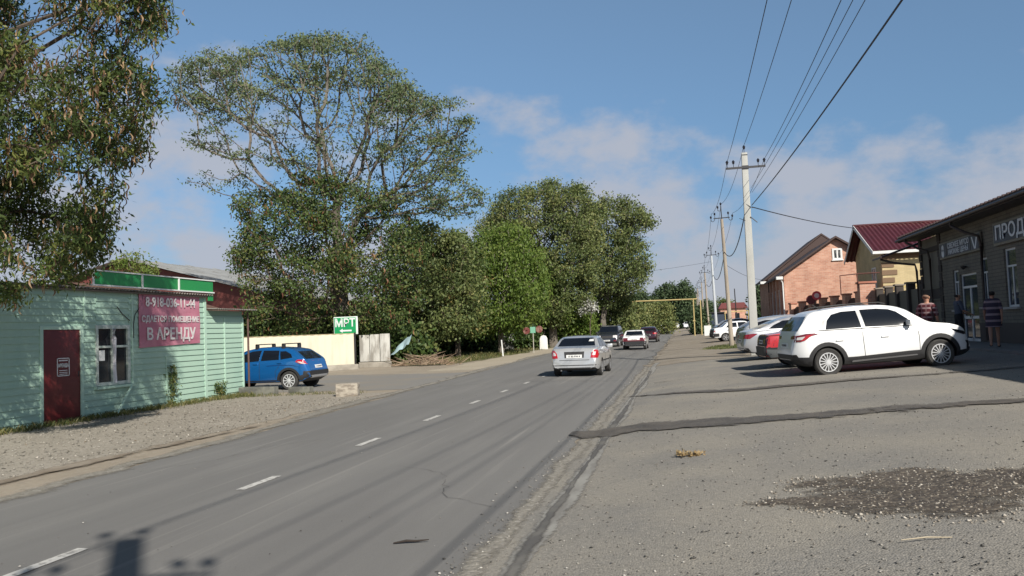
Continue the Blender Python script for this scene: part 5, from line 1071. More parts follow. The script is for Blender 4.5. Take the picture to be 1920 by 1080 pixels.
    def patch(s, name, poly, m, face='side', sd=1, off=.007, g=.07, parent=None):
        P = [Vector(p) for p in poly]; out = []
        for a, b in zip(P, P[1:]+P[:1]):
            k = max(1, int((b-a).length/g)); out += [a.lerp(b, i/k) for i in range(k)]
        nb = len(out); lo = Vector((min(p.x for p in P), min(p.y for p in P))); hi = Vector((max(p.x for p in P), max(p.y for p in P)))
        X = np.arange(lo.x+g/2, hi.x, g); Y = np.arange(lo.y+g/2, hi.y, g)
        if len(X) and len(Y):
            gx_, gy_ = np.meshgrid(X, Y); gx_, gy_ = gx_.ravel(), gy_.ravel(); pl = [(p.x, p.y) for p in P]; k = inpoly(gx_, gy_, pl) & (edgedist(gx_, gy_, pl) > g*.35)
            out += [Vector((x, y)) for x, y in zip(gx_[k], gy_[k])]
        r = delaunay_2d_cdt(out, [(i, (i+1) % nb) for i in range(nb)], [], 1, 1e-5); V2, F2 = r[0], r[2]
        V = []; bad = []
        for v in V2:
            h, d = s.hit(v.x, v.y, face, sd)
            if h is None: bad.append(len(V)); V.append(None)
            else: V.append(h-d*off)
        good = [i for i, v in enumerate(V) if v is not None]
        if not good: return None
        F2 = [f for f in F2 if all(V[i] is not None for i in f)]; V = [v if v is not None else Vector((0, 0, 0)) for v in V]
        me = bpy.data.meshes.new(name); me.from_pydata(V, [], [list(f) for f in F2]); bm = bmesh.new(); bm.from_mesh(me)
        bmesh.ops.delete(bm, geom=[v for v in bm.verts if not v.link_faces], context='VERTS')
        d = Vector({'side': (0, -sd, 0), 'rear': (1, 0, 0), 'front': (-1, 0, 0), 'top': (0, 0, -1)}[face])
        bmesh.ops.recalc_face_normals(bm, faces=bm.faces)
        if sum((f.normal.dot(d) for f in bm.faces)) > 0: bmesh.ops.reverse_faces(bm, faces=bm.faces)
        # give it thickness down to the body
        ed = [e for e in bm.edges if len(e.link_faces) == 1]; ex = bmesh.ops.extrude_edge_only(bm, edges=ed)
        for v in [g_ for g_ in ex['geom'] if isinstance(g_, bmesh.types.BMVert)]: v.co += d*(off+.012)
        bm.to_mesh(me); bm.free()
        o = link_mesh(name, me, m, parent or s.root, True); return o
    def both(s, name, poly, m, **k): return [s.patch(name, poly, m, 'side', sd, **k) for sd in (1, -1)]
    def arch_ring(s, x, m, r0, r1, zmin, name='wheel_arch'):
        a0 = math.asin(max(-1, min(1, (zmin-s.wr)/r1))); A = np.linspace(a0, math.pi-a0, 18); B = np.linspace(math.pi-a0, a0, 18)
        pl = [(x+r1*math.cos(a), s.wr+r1*math.sin(a)) for a in A]+[(x+r0*math.cos(a), s.wr+r0*math.sin(a)) for a in B]
        s.both(name, pl, m, off=.016, g=.06)
    def box(s, name, m, *a, bevel=.01, parent=None):
        o = MB().box(*a).build(name, m, parent or s.root, bevel=bevel); return o
    def mirror(s, x, z, m, sz=.11):
        for sd in (1, -1):
            h, _ = s.hit(x, z, 'side', sd); y = abs(h.y) if h else s.W/2
            mb = MB().obox((x+.0, sd*(y+.12), z+.03), ((1, -.15*sd, 0), (.15*sd, 1, 0), (0, 0, 1)), (.12, .2, .14)); o = mb.build('mirror', m, s.root, bevel=.035)
            MB().tube((x, sd*(y-.02), z-.02), (x, sd*(y+.1), z), .025, n=6).build('mirror_arm', M_plas, o)
    def handles(s, pts, m):
        for (x, z) in pts:
            for sd in (1, -1):
                s.patch('door_handle', [(x-.09, z-.014), (x+.09, z-.010), (x+.09, z+.016), (x-.09, z+.014)], m, 'side', sd, off=.028, g=.05)
    def seam(s, pts, sd=None, w=.006):
        for d in ((1, -1) if sd is None else (sd,)):
            P = [Vector(p) for p in pts]; L_ = []; R_ = []
            for i, p in enumerate(P):
                t = (P[min(i+1, len(P)-1)]-P[max(i-1, 0)]).normalized(); n = Vector((-t.y, t.x)); L_.append(p+n*w); R_.append(p-n*w)
            s.patch('door_seam', L_+R_[::-1], M_plas, 'side', d, off=.0035, g=.09)
    def plate(s, z, face='rear', w=.26, h=.056, y=0., out=.012):
        p = s.patch('licence_plate', [(y-w, z-h), (y+w, z-h), (y+w, z+h), (y-w, z+h)], M_plate, face, off=out, g=.5)
        c = MB(); hh, d = s.hit(y, z, face); x = hh.x-d.x*(out+.002)
        sgn = -1 if face == 'rear' else 1
        for i, dy in enumerate((-.19, -.13, -.08, -.03, .04, .09, .17)): c.box(x+min(0, sgn*.003), x+max(0, sgn*.003), y+dy-.014, y+dy+.014, z-.026, z+.026)
        if p: c.build('plate_characters', M_pl_t, p)
    def place(s, x, y, heading, z=None, pitch=0, rollx=0):
        s.root.location = (x, y, gz(x, y) if z is None else z); s.root.rotation_euler = (R(rollx), R(pitch), R(heading)); return s.root
# --- white crossover
c = Car('crossover', 'white crossover with black lower trim parked with its nose to the grocery shop', paint('white_paint_car', (.80, .81, .82)), 4.27, 1.78,
        [(-2.13, .60), (-2.12, .78), (-2.06, .98), (-1.99, 1.10), (-1.74, 1.42), (-1.66, 1.505), (-1.50, 1.56), (-1.0, 1.605), (-.4, 1.622), (.2, 1.59), (.5, 1.53), (.72, 1.43), (1.12, 1.12), (1.22, 1.085), (1.6, 1.03), (1.88, .95), (2.03, .84), (2.1, .70), (2.13, .55)],
        [(-2.13, .6), (-2.0, 1.08), (-1.2, 1.06), (0, 1.02), (1.1, .98), (1.7, .94), (2.0, .8), (2.13, .5)], [(-2.13, .44), (-2.05, .36), (-1.9, .27), (-1.6, .22), (1.6, .21), (1.95, .24), (2.13, .32)],
        (1.325, -1.335), wr=.335, tumble=.42, nose=.28, tail=.26, under=3, nsp=15, rimc=mat('rim_polished', (.72, .73, .75), .35, .4))
sv = c
c.both('side_window', [(-1.32, 1.11), (-.46, 1.10), (-.50, 1.50), (-.85, 1.50), (-1.10, 1.45), (-1.24, 1.32)], M_cgl)
c.both('side_window', [(-.36, 1.10), (.72, 1.06), (.80, 1.10), (.45, 1.40), (.28, 1.47), (0, 1.505), (-.40, 1.51)], M_cgl)
c.both('window_pillar', [(-.455, 1.10), (-.365, 1.10), (-.405, 1.505), (-.495, 1.50)], mat('pillar_grey', (.45, .46, .46), .4)); c.both('window_trim', [(-1.50, 1.085), (.75, 1.035), (.75, 1.055), (-1.50, 1.105)], M_plas, off=.010)
c.both('quarter_pillar', [(-1.44, 1.12), (-1.36, 1.115), (-1.27, 1.34), (-1.34, 1.33)], mat('pillar_grey2', (.3, .31, .32), .4))
c.patch('rear_window', [(-.74, 1.12), (.74, 1.12), (.70, 1.30), (.61, 1.45), (-.61, 1.45), (-.70, 1.30)], M_cgl, 'rear'); c.patch('windscreen', [(-.66, 1.15), (.66, 1.15), (.54, 1.50), (-.54, 1.50)], M_cgl, 'front')
for sd in (1, -1):
    t = c.patch('tail_lamp', [(-2.12, .86), (-1.93, .86), (-1.82, .90), (-1.70, .985), (-1.52, 1.01), (-1.60, 1.045), (-1.80, 1.045), (-2.07, 1.00)], M_redd, 'side', sd, off=.012, g=.04)
    c.patch('lamp_lens', [(-2.02, .91), (-1.90, .91), (-1.80, .945), (-1.80, .985), (-2.0, .97)], M_lw, 'side', sd, off=.016, g=.04, parent=t); c.patch('lamp_lens', [(-1.95, .868), (-1.85, .885), (-1.74, .965), (-1.62, 1.01), (-1.80, 1.01)], M_red, 'side', sd, off=.017, g=.04, parent=t)
    c.patch('headlamp', [(1.62, .90), (1.78, .86), (2.02, .80), (2.04, .74), (1.92, .74), (1.74, .80)], M_cgl, 'side', sd, off=.010, g=.04)
    c.patch('fog_lamp', [(1.96, .60), (2.08, .58), (2.08, .50), (2.04, .38), (1.98, .38), (2.0, .52)], M_plas, 'side', sd, off=.012, g=.04)
    c.patch('tail_lamp', [(sd*.45, .93), (sd*.7, .93), (sd*.7, 1.02), (sd*.45, 1.0)], M_redd, 'rear', off=.01, g=.08)
c.both('lower_cladding', [(-2.13, .25), (-1.74, .22), (-1.74, .48), (-2.13, .50)], M_plas, off=.012); c.both('lower_cladding', [(-.93, .225), (.93, .215), (.90, .46), (.60, .46), (-.6, .42), (-.90, .42)], M_plas, off=.014)
c.both('sill_strip', [(-.78, .29), (.78, .34), (.76, .37), (-.76, .335)], mat('grey_plastic', (.14, .14, .145), .5), off=.02); c.both('lower_cladding', [(1.74, .25), (2.13, .30), (2.13, .40), (1.76, .38)], M_plas, off=.012)
for x in (1.325, -1.335): c.arch_ring(x, M_plas, .382, .475, .25)
c.patch('rear_bumper_insert', [(-.78, .44), (.78, .44), (.74, .56), (-.74, .56)], M_plas, 'rear', off=.012); c.plate(.78); c.patch('grille', [(-.5, .6), (.5, .6), (.55, .82), (-.55, .82)], M_plas, 'front', off=.01)
c.mirror(.66, 1.09, MATS['white_paint_car']); c.handles([(-1.02, .83), (.06, .84)], MATS['white_paint_car'])
c.seam([(-.46, 1.08), (-.46, .8), (-.45, .42)]); c.seam([(.84, 1.02), (.86, .8), (.85, .44)])
for sd in (1, -1):
    mb = MB().path([(-1.35, sd*.60, 1.60), (-1.2, sd*.60, 1.645), (-.4, sd*.60, 1.668), (.1, sd*.59, 1.645), (.25, sd*.58, 1.60)], .016, 6); mb.build('roof_rail', M_plas, c.root, smooth=True)
MB().path([(-1.15, 0, 1.60), (-1.32, 0, 1.72)], .012, 5).build('antenna', M_plas, c.root)
sv.place(4.5, 21.2, 8, z=.395, pitch=-2.6); sv.root.scale = (.97, 1, 1)
# --- blue crossover
PB = paint('metallic_blue', (.010, .125, .38), .35, .25)
c = Car('crossover', 'metallic blue crossover with roof bars parked behind the mint annex', PB, 4.17, 1.77,
        [(-2.08, .60), (-2.06, .80), (-2.0, .97), (-1.90, 1.07), (-1.52, 1.37), (-1.40, 1.44), (-1.1, 1.50), (-.5, 1.545), (.1, 1.53), (.5, 1.45), (1.1, 1.10), (1.22, 1.06), (1.7, .98), (1.95, .85), (2.08, .6)],
        [(-2.08, .6), (-1.9, 1.06), (-1.1, 1.04), (1.1, .95), (1.8, .88), (2.08, .55)], [(-2.08, .42), (-1.8, .27), (1.8, .24), (2.08, .32)], (1.26, -1.33), wr=.335, tumble=.42, nsp=10, rimc=mat('rim_polished', (.7, .7, .7), .3, .4))
c.both('side_window', [(-1.45, 1.15), (-1.0, 1.09), (-.92, 1.38), (-1.15, 1.385), (-1.38, 1.27)], M_cgl); c.both('side_window', [(-.93, 1.085), (-.22, 1.06), (-.25, 1.43), (-.88, 1.41)], M_cgl); c.both('side_window', [(-.14, 1.055), (.86, 1.0), (.5, 1.30), (.2, 1.41), (-.17, 1.435)], M_cgl)
c.patch('rear_window', [(-.62, 1.08), (.62, 1.08), (.54, 1.36), (-.54, 1.36)], M_cgl, 'rear'); c.patch('windscreen', [(-.64, 1.12), (.64, 1.12), (.54, 1.42), (-.54, 1.42)], M_cgl, 'front')
for sd in (1, -1):
    t = c.patch('tail_lamp', [(-2.05, .90), (-1.78, .92), (-1.60, 1.0), (-1.66, 1.07), (-1.92, 1.06)], M_red, 'side', sd, off=.012, g=.04); c.patch('lamp_lens', [(-1.98, .91), (-1.82, .93), (-1.66, 1.0), (-1.80, 1.0)], M_lw, 'side', sd, off=.016, g=.04, parent=t)
    c.patch('crease_shade', [(-.45, .885), (-.95, .91), (-1.5, .885), (-1.78, .80), (-1.5, .86), (-.95, .885), (-.5, .86)], mat('blue_crease_shade', (.004, .04, .15), .4), 'side', sd, off=.006, g=.06)  # flat darker blue sliver: the shade of a body crease painted on
c.both('lower_cladding', [(-2.08, .28), (-1.8, .24), (-1.74, .50), (-2.08, .58)], M_plas, off=.012); c.both('lower_cladding', [(-.9, .23), (.9, .22), (.88, .36), (-.88, .36)], M_plas, off=.014)
for x in (1.26, -1.33): c.arch_ring(x, M_plas, .382, .465, .25)
c.patch('rear_bumper', [(-.84, .42), (.84, .42), (.84, .66), (-.84, .66)], M_plas, 'rear', off=.014); c.patch('bumper_guard', [(-.6, .40), (.6, .40), (.66, .50), (-.66, .50)], M_rim, 'rear', off=.03); c.plate(.80)
c.mirror(.76, 1.03, PB); c.handles([(-.98, .97), (-.02, .95)], PB); c.seam([(-.18, 1.04), (-.18, .4)]); c.seam([(-1.0, 1.06), (-.95, .84), (-.8, .66), (-.82, .4)])
for x in (-1.0, .05):
    for sd in (1, -1): c.box('rack_foot', M_plas, x-.06, x+.06, sd*.58-.05, sd*.58+.05, 1.47, 1.63)
    c.box('roof_bar', M_plas, x-.035, x+.035, -.66, .66, 1.63, 1.665)
c.place(-15.13, 27.2, 179)
# --- silver sedan driving away
PS = paint('silver_paint', (.55, .56, .57), .45, .3)
c = Car('sedan', 'silver sedan driving away on the road, nearest car on the asphalt', PS, 4.24, 1.69,
        [(-2.12, .52), (-2.10, .78), (-2.06, .93), (-1.98, .985), (-1.60, 1.03), (-1.52, 1.05), (-.98, 1.32), (-.75, 1.375), (-.2, 1.40), (.3, 1.375), (.6, 1.27), (1.15, .96), (1.3, .93), (1.8, .84), (2.03, .72), (2.12, .5)],
        [(-2.12, .5), (-2.0, .93), (-1.3, .96), (1.1, .88), (1.8, .80), (2.12, .5)], [(-2.12, .30), (-1.9, .22), (1.9, .2), (2.12, .25)], (1.22, -1.22), wr=.295, tumble=.40, nsp=6, tail=.14)
c.both('side_window', [(-1.30, 1.02), (-.30, .985), (-.33, 1.30), (-.85, 1.29), (-1.12, 1.17)], M_cgl); c.both('side_window', [(-.22, .985), (.85, .955), (.45, 1.20), (.2, 1.29), (-.26, 1.305)], M_cgl)
c.patch('rear_window', [(-.66, 1.05), (.66, 1.05), (.56, 1.325), (-.56, 1.325)], M_cgl, 'rear'); c.patch('windscreen', [(-.62, 1.0), (.62, 1.0), (.52, 1.33), (-.52, 1.33)], M_cgl, 'front')
for sd in (1, -1):
    t = c.patch('tail_lamp', [(sd*.56, .66), (sd*.80, .64), (sd*.83, .75), (sd*.80, .90), (sd*.70, .93), (sd*.60, .82)], M_red, 'rear', off=.012, g=.04); c.patch('tail_lamp', [(-2.10, .65), (-1.98, .66), (-1.88, .82), (-1.92, .92), (-2.08, .92)], M_red, 'side', sd, off=.012, g=.04)
    c.patch('lamp_lens', [(sd*.62, .75), (sd*.72, .74), (sd*.74, .86), (sd*.66, .85)], M_lw, 'rear', off=.017, g=.05, parent=t)
c.patch('plate_recess', [(-.33, .66), (.33, .66), (.35, .87), (-.35, .87)], M_plas, 'rear', off=.004); c.plate(.71, w=.27); c.patch('bumper_line', [(-.8, .395), (.8, .395), (.8, .42), (-.8, .42)], M_plas, 'rear', off=.006)
c.patch('boot_seam', [(-.52, .575), (.52, .575), (.52, .59), (-.52, .59)], M_plas, 'rear', off=.005); c.patch('bumper_lower', [(-.74, .26), (.74, .26), (.78, .33), (-.78, .33)], M_plas, 'rear', off=.008)
c.patch('badge', [(-.66, .80), (-.57, .80), (-.57, .83), (-.66, .83)], M_plas, 'rear', off=.006); c.patch('badge', [(-.66, .66), (-.57, .66), (-.57, .70), (-.66, .70)], M_plas, 'rear', off=.006)
c.patch('window_sticker', [(-.58, 1.20), (-.40, 1.20), (-.42, 1.27), (-.56, 1.27)], M_white, 'rear', off=.014); c.box('shelf_item', M_int, -1.15, -1.05, -.1, .35, 1.02, 1.14)
c.mirror(.72, .95, PS); c.handles([(-1.0, .80), (.0, .79)], PS); c.seam([(-.26, .97), (-.26, .3)]); c.seam([(.86, .92), (.86, .3)]); c.both('side_strip', [(-.9, .50), (.9, .49), (.9, .53), (-.9, .54)], M_plas, off=.012)
MB().tube((-2.16, .45, .24), (-1.95, .45, .24), .03).build('exhaust', M_chr, c.root)
c.place(-3.64, 29.35, 88.5)
# --- generic boxy car
def boxy(label, P, name='sedan', hatch=False, group=None, dark_bumper=True, wheelc=None, lamp='wide', bump_all=False):
    c = Car(name, label, P, 4.05, 1.63, [(-2.02, .55), (-2.01, .90), (-1.97, .955), (-1.45 if not hatch else -1.8, 1.0), (-1.35 if not hatch else -1.7, 1.02), (-.95 if not hatch else -1.25, 1.35), (-.75, 1.385), (.1, 1.395), (.35, 1.36), (.95, .985), (1.1, .95), (1.85, .87), (1.98, .80), (2.02, .5)],
            [(-2.02, .5), (-1.96, .93), (-1.2, .94), (1.0, .90), (1.9, .8), (2.02, .5)], [(-2.02, .34), (-1.9, .26), (1.9, .24), (2.02, .3)], (1.25, -1.18), wr=.29, tumble=.34, nose=.07, tail=.06, nsp=5, rimc=wheelc, arch=.045)
    c.both('side_window', [(-1.12, .985), (-.32, .97), (-.32, 1.30), (-.80, 1.30)], M_cgl); c.both('side_window', [(-.24, .97), (.72, .95), (.32, 1.27), (.25, 1.30), (-.24, 1.305)], M_cgl)
    c.patch('rear_window', [(-.62, 1.03), (.62, 1.03), (.53, 1.31), (-.53, 1.31)], M_cgl, 'rear'); c.patch('windscreen', [(-.62, 1.02), (.62, 1.02), (.53, 1.32), (-.53, 1.32)], M_cgl, 'front')
    for sd in (1, -1):
        c.patch('tail_lamp', [(sd*.42, .70), (sd*.78, .70), (sd*.78, .86), (sd*.42, .86)], M_redd if lamp == 'wide' else M_red, 'rear', off=.01, g=.08); c.patch('tail_lamp', [(-2.01, .70), (-1.90, .70), (-1.90, .87), (-2.01, .87)], M_red, 'side', sd, off=.01, g=.08)
        c.patch('headlamp', [(sd*.45, .62), (sd*.76, .62), (sd*.76, .76), (sd*.45, .76)], M_lw, 'front', off=.01, g=.1)
    c.patch('bumper', [(-.79, .36), (.79, .36), (.79, .62), (-.79, .62)], M_plas if dark_bumper else P, 'rear', off=.05, g=.1); c.patch('bumper', [(-.79, .34), (.79, .34), (.79, .54), (-.79, .54)], M_plas, 'front', off=.05, g=.1)
    c.both('bumper_side', [(-2.01, .38), (-1.62, .38), (-1.62, .60), (-2.01, .60)], M_plas, off=.02)
    if bump_all: c.both('lower_cladding', [(-2.01, .28), (-1.52, .28), (-1.52, .52), (-2.01, .56)], mat('grey_cladding', (.10, .11, .115), .6), off=.024)
    c.plate(.76, w=.26); c.seam([(-.28, .95), (-.28, .28)]); c.mirror(.62, .95, M_plas); c.handles([(-.95, .80), (.02, .79)], M_plas)
    return c
PW = MATS['white_paint_car']
c = boxy('old white sedan with dark rear bumper driving away ahead of the silver car', PW, name='sedan'); c.place(-3.4, 58.6, 89)
c.patch('rear_panel', [(-.76, .58), (.76, .58), (.76, .70), (-.76, .70)], M_redd, 'rear', off=.012)
PR = paint('red_paint', (.50, .035, .045)); c = boxy('bright red old boxy car whose rear end shows beside the white crossover', PR, name='sedan', bump_all=True)
c.patch('lamp_surround', [(-.80, .64), (.80, .64), (.80, .93), (-.80, .93)], M_plas, 'rear', off=.006); c.both('side_moulding', [(-2.0, .93), (1.2, .90), (1.2, .915), (-2.0, .945)], M_plas, off=.01)
c.place(4.25, 24.7, 4, pitch=-2.2)
# parked old white sedan far right with black rear
c = boxy('old white sedan with black rear panel parked by the far poles', PW, name='sedan'); c.patch('rear_panel', [(-.79, .5), (.79, .5), (.79, .93), (-.79, .93)], mat('black_panel', (.03, .035, .05), .3), 'rear', off=.013)
c.place(4.0, 60.2, 8, pitch=-2)
# --- modern silver sedan parked
PS2 = paint('silver_bright', (.52, .53, .56), .45, .28)
def modern(label, P, top, name='sedan', wagon=False, H=1.45):
    c = Car(name, label, P, 4.5, 1.78, top, [(-2.25, .55), (-2.12, 1.0), (-1.3, 1.02), (1.1, .92), (1.9, .82), (2.25, .5)], [(-2.25, .38), (-2.0, .24), (2.0, .2), (2.25, .28)], (1.32, -1.32), wr=.32, tumble=.42, nsp=7)
    if wagon: c.both('side_window', [(-1.95, 1.10), (-.45, 1.04), (-.45, 1.36), (-1.2, 1.36), (-1.7, 1.26)], M_cgl)
    else: c.both('side_window', [(-1.38, 1.07), (-.35, 1.03), (-.38, 1.33), (-.85, 1.32), (-1.18, 1.19)], M_cgl)
    c.both('side_window', [(-.27, 1.03), (.9, .98), (.5, 1.25), (.2, 1.34), (-.3, 1.345)], M_cgl)
    c.patch('rear_window', [(-.66, 1.10), (.66, 1.10), (.56, 1.36), (-.56, 1.36)], M_cgl, 'rear'); c.patch('windscreen', [(-.64, 1.04), (.64, 1.04), (.54, 1.38), (-.54, 1.38)], M_cgl, 'front')
    for sd in (1, -1):
        c.patch('tail_lamp', [(-2.20, .78), (-2.05, .76), (-1.78, .92), (-1.92, .94), (-2.16, .92)], mat('lamp_crimson', (.22, .008, .02), .2, coat=1), 'side', sd, off=.012, g=.04); c.patch('tail_lamp', [(sd*.5, .80), (sd*.82, .76), (sd*.82, .92), (sd*.5, .90)], M_red, 'rear', off=.012, g=.06)
        c.patch('headlamp', [(1.85, .72), (2.15, .62), (2.15, .70), (1.8, .82)], M_lw, 'side', sd, off=.01, g=.06)
    c.plate(.70); c.patch('bumper_lower', [(-.8, .32), (.8, .32), (.8, .44), (-.8, .44)], M_plas, 'rear', off=.01); c.mirror(.75, 1.0, P); c.handles([(-1.05, .84), (.05, .83)], P); c.seam([(-.3, 1.0), (-.3, .32)]); c.seam([(-1.15, 1.02), (-1.0, .8), (-.9, .3)])
    return c
c = modern('bright silver sedan parked beside the red car, second row from the shop', PS2, [(-2.25, .55), (-2.22, .82), (-2.16, .99), (-2.05, 1.03), (-1.7, 1.08), (-1.0, 1.36), (-.6, 1.44), (0, 1.455), (.4, 1.40), (1.2, 1.0), (1.4, .96), (1.95, .84), (2.17, .70), (2.25, .45)])
c.place(4.24, 30.3, 6, pitch=-2.2)
c = modern('pale silver hatchback wagon parked beyond the silver sedan', paint('silver_pale', (.45, .47, .50), .5, .3), [(-2.25, .55), (-2.22, .85), (-2.15, 1.05), (-1.95, 1.20), (-1.5, 1.42), (-1.1, 1.49), (-.5, 1.53), (0, 1.52), (.4, 1.45), (1.2, 1.03), (1.4, .98), (1.95, .84), (2.17, .70), (2.25, .45)], name='hatchback', wagon=True)
c.place(4.62, 37.2, 8, pitch=-2.2)
c = modern('dark parked car with a glossy roof behind the old white sedan', paint('near_black', (.02, .025, .035)), [(-2.25, .55), (-2.22, .85), (-2.15, 1.05), (-1.9, 1.15), (-1.5, 1.42), (-1.1, 1.50), (-.5, 1.55), (0, 1.54), (.4, 1.45), (1.2, 1.03), (1.4, .98), (1.95, .84), (2.17, .70), (2.25, .45)], name='hatchback', wagon=True)
c.place(4.9, 71, 8, pitch=-2)
# --- dark suv oncoming
PD = paint('dark_blue_black', (.018, .022, .032))
c = Car('suv', 'dark pickup style suv with silver roof rails coming towards the camera behind the silver sedan', PD, 4.6, 1.86, [(-2.3, .65), (-2.27, 1.05), (-2.2, 1.2), (-2.05, 1.68), (-1.9, 1.74), (0, 1.78), (.35, 1.74), (.95, 1.22), (1.1, 1.18), (1.9, 1.10), (2.2, .98), (2.3, .6)],
        [(-2.3, .6), (-2.2, 1.15), (1.0, 1.12), (2.1, .98), (2.3, .5)], [(-2.3, .5), (-2, .35), (2, .33), (2.3, .42)], (1.4, -1.4), wr=.37, tumble=.28, nose=.12, tail=.1, nsp=6)
c.patch('windscreen', [(-.74, 1.24), (.74, 1.24), (.66, 1.70), (-.66, 1.70)], M_cgl, 'front'); c.both('side_window', [(-1.9, 1.2), (.7, 1.18), (.3, 1.65), (-1.8, 1.65)], M_cgl); c.patch('rear_window', [(-.7, 1.2), (.7, 1.2), (.65, 1.62), (-.65, 1.62)], M_cgl, 'rear')
c.patch('roof_edge', [(-.72, 1.705), (.72, 1.705), (.70, 1.765), (-.70, 1.765)], M_rim, 'front', off=.02)
c.patch('grille', [(-.42, .72), (.42, .72), (.46, .95), (-.46, .95)], M_plas, 'front', off=.012); c.plate(.55, 'front')
for sd in (1, -1): c.patch('headlamp', [(sd*.5, .78), (sd*.84, .78), (sd*.84, .98), (sd*.5, .96)], M_lw, 'front', off=.014, g=.08); c.patch('indicator', [(sd*.55, .48), (sd*.78, .48), (sd*.78, .60), (sd*.55, .60)], M_redd, 'front', off=.014, g=.1); 
mb = MB().path([(1.5*0-1.7, .7, 1.8), (.1, .7, 1.84)], .02, 5).path([(-1.7, -.7, 1.8), (.1, -.7, 1.84)], .02, 5); mb.build('roof_rail', M_rim, c.root); c.mirror(.75, 1.18, M_plas)
c.place(-6.05, 67.6, 268)
# dark red car ahead, far silver, van, far whites
c = modern('dark red car driving ahead of the old white sedan', paint('wine_paint', (.03, .004, .010)), [(-2.25, .55), (-2.22, .85), (-2.15, 1.02), (-1.9, 1.10), (-1.5, 1.32), (-1.1, 1.45), (-.5, 1.48), (0, 1.48), (.4, 1.41), (1.2, 1.0), (1.4, .96), (1.95, .84), (2.17, .70), (2.25, .45)], name='hatchback', wagon=True)
c.place(-3.25, 78.5, 88)
c = modern('distant silver car coming towards the camera', PS2, [(-2.25, .55), (-2.22, .82), (-2.16, .99), (-1.7, 1.08), (-1.0, 1.36), (-.6, 1.44), (0, 1.455), (.4, 1.40), (1.2, 1.0), (1.4, .96), (1.95, .84), (2.17, .70), (2.25, .45)]); fs_ = c
c.place(-5.0, 122, 270)
vn = Car('van', 'distant white van coming along the road', PW, 5.0, 1.95, [(-2.5, .6), (-2.48, 2.0), (-2.3, 2.15), (1.0, 2.2), (1.3, 2.1), (1.9, 1.3), (2.3, 1.1), (2.48, .9), (2.5, .6)], [(-2.5, .6), (-2.4, 1.1), (1.9, 1.15), (2.5, .6)], [(-2.5, .35), (2.5, .3)], (1.6, -1.5), wr=.34, tumble=.12, nose=.12, tail=.03, nsp=6, cat='van')
vn.patch('windscreen', [(-.78, 1.3), (.78, 1.3), (.72, 2.0), (-.72, 2.0)], M_cgl, 'front'); vn.patch('grille', [(-.6, .6), (.6, .6), (.6, .9), (-.6, .9)], M_plas, 'front'); vn.plate(.5, 'front'); vn.both('side_window', [(.5, 1.25), (1.6, 1.25), (1.2, 1.85), (.5, 1.9)], M_cgl)
for sd in (1, -1): vn.patch('headlamp', [(sd*.62, .75), (sd*.9, .75), (sd*.9, .95), (sd*.62, .95)], M_lw, 'front', off=.014, g=.1)
vn.place(-4.9, 176, 270)
for i, (x, y, lb) in enumerate([(-1.8, 188, 'tiny white car just right of the distant van'), (.9, 186, 'tiny white car by the verge at the road end')]):
    k = copy_tree(fs_.root); k.location = (x, y, gz(x, y)); k['label'] = lb
    for ch in k.children:
        if ch.name.startswith('body'): ch.data = ch.data.copy(); ch.data.materials[0] = PW
# ================================================================== PEOPLE
def skin_mesh(name, V, E, Rd, m, parent, sub=2, root_i=0):
    me = bpy.data.meshes.new(name); me.from_pydata(V, E, []); o = bpy.data.objects.new(name+'_tmp', me); COL.objects.link(o)
    sk = o.modifiers.new('s', 'SKIN'); sk.use_smooth_shade = True
    for i, r in enumerate(Rd):
        r = r if isinstance(r, tuple) else (r, r); me.skin_vertices[0].data[i].radius = r; me.skin_vertices[0].data[i].use_root = (i == root_i)
    sb = o.modifiers.new('b', 'SUBSURF'); sb.levels = sub; sb.render_levels = sub
    bpy.context.view_layer.update(); m2 = bpy.data.meshes.new_from_object(o.evaluated_get(bpy.context.evaluated_depsgraph_get())); bpy.data.objects.remove(o); m2.name = name
    m2.materials.clear(); m2.materials.append(m); ob = bpy.data.objects.new(name, m2); COL.objects.link(ob); ob.parent = parent; m2.shade_smooth(); return ob
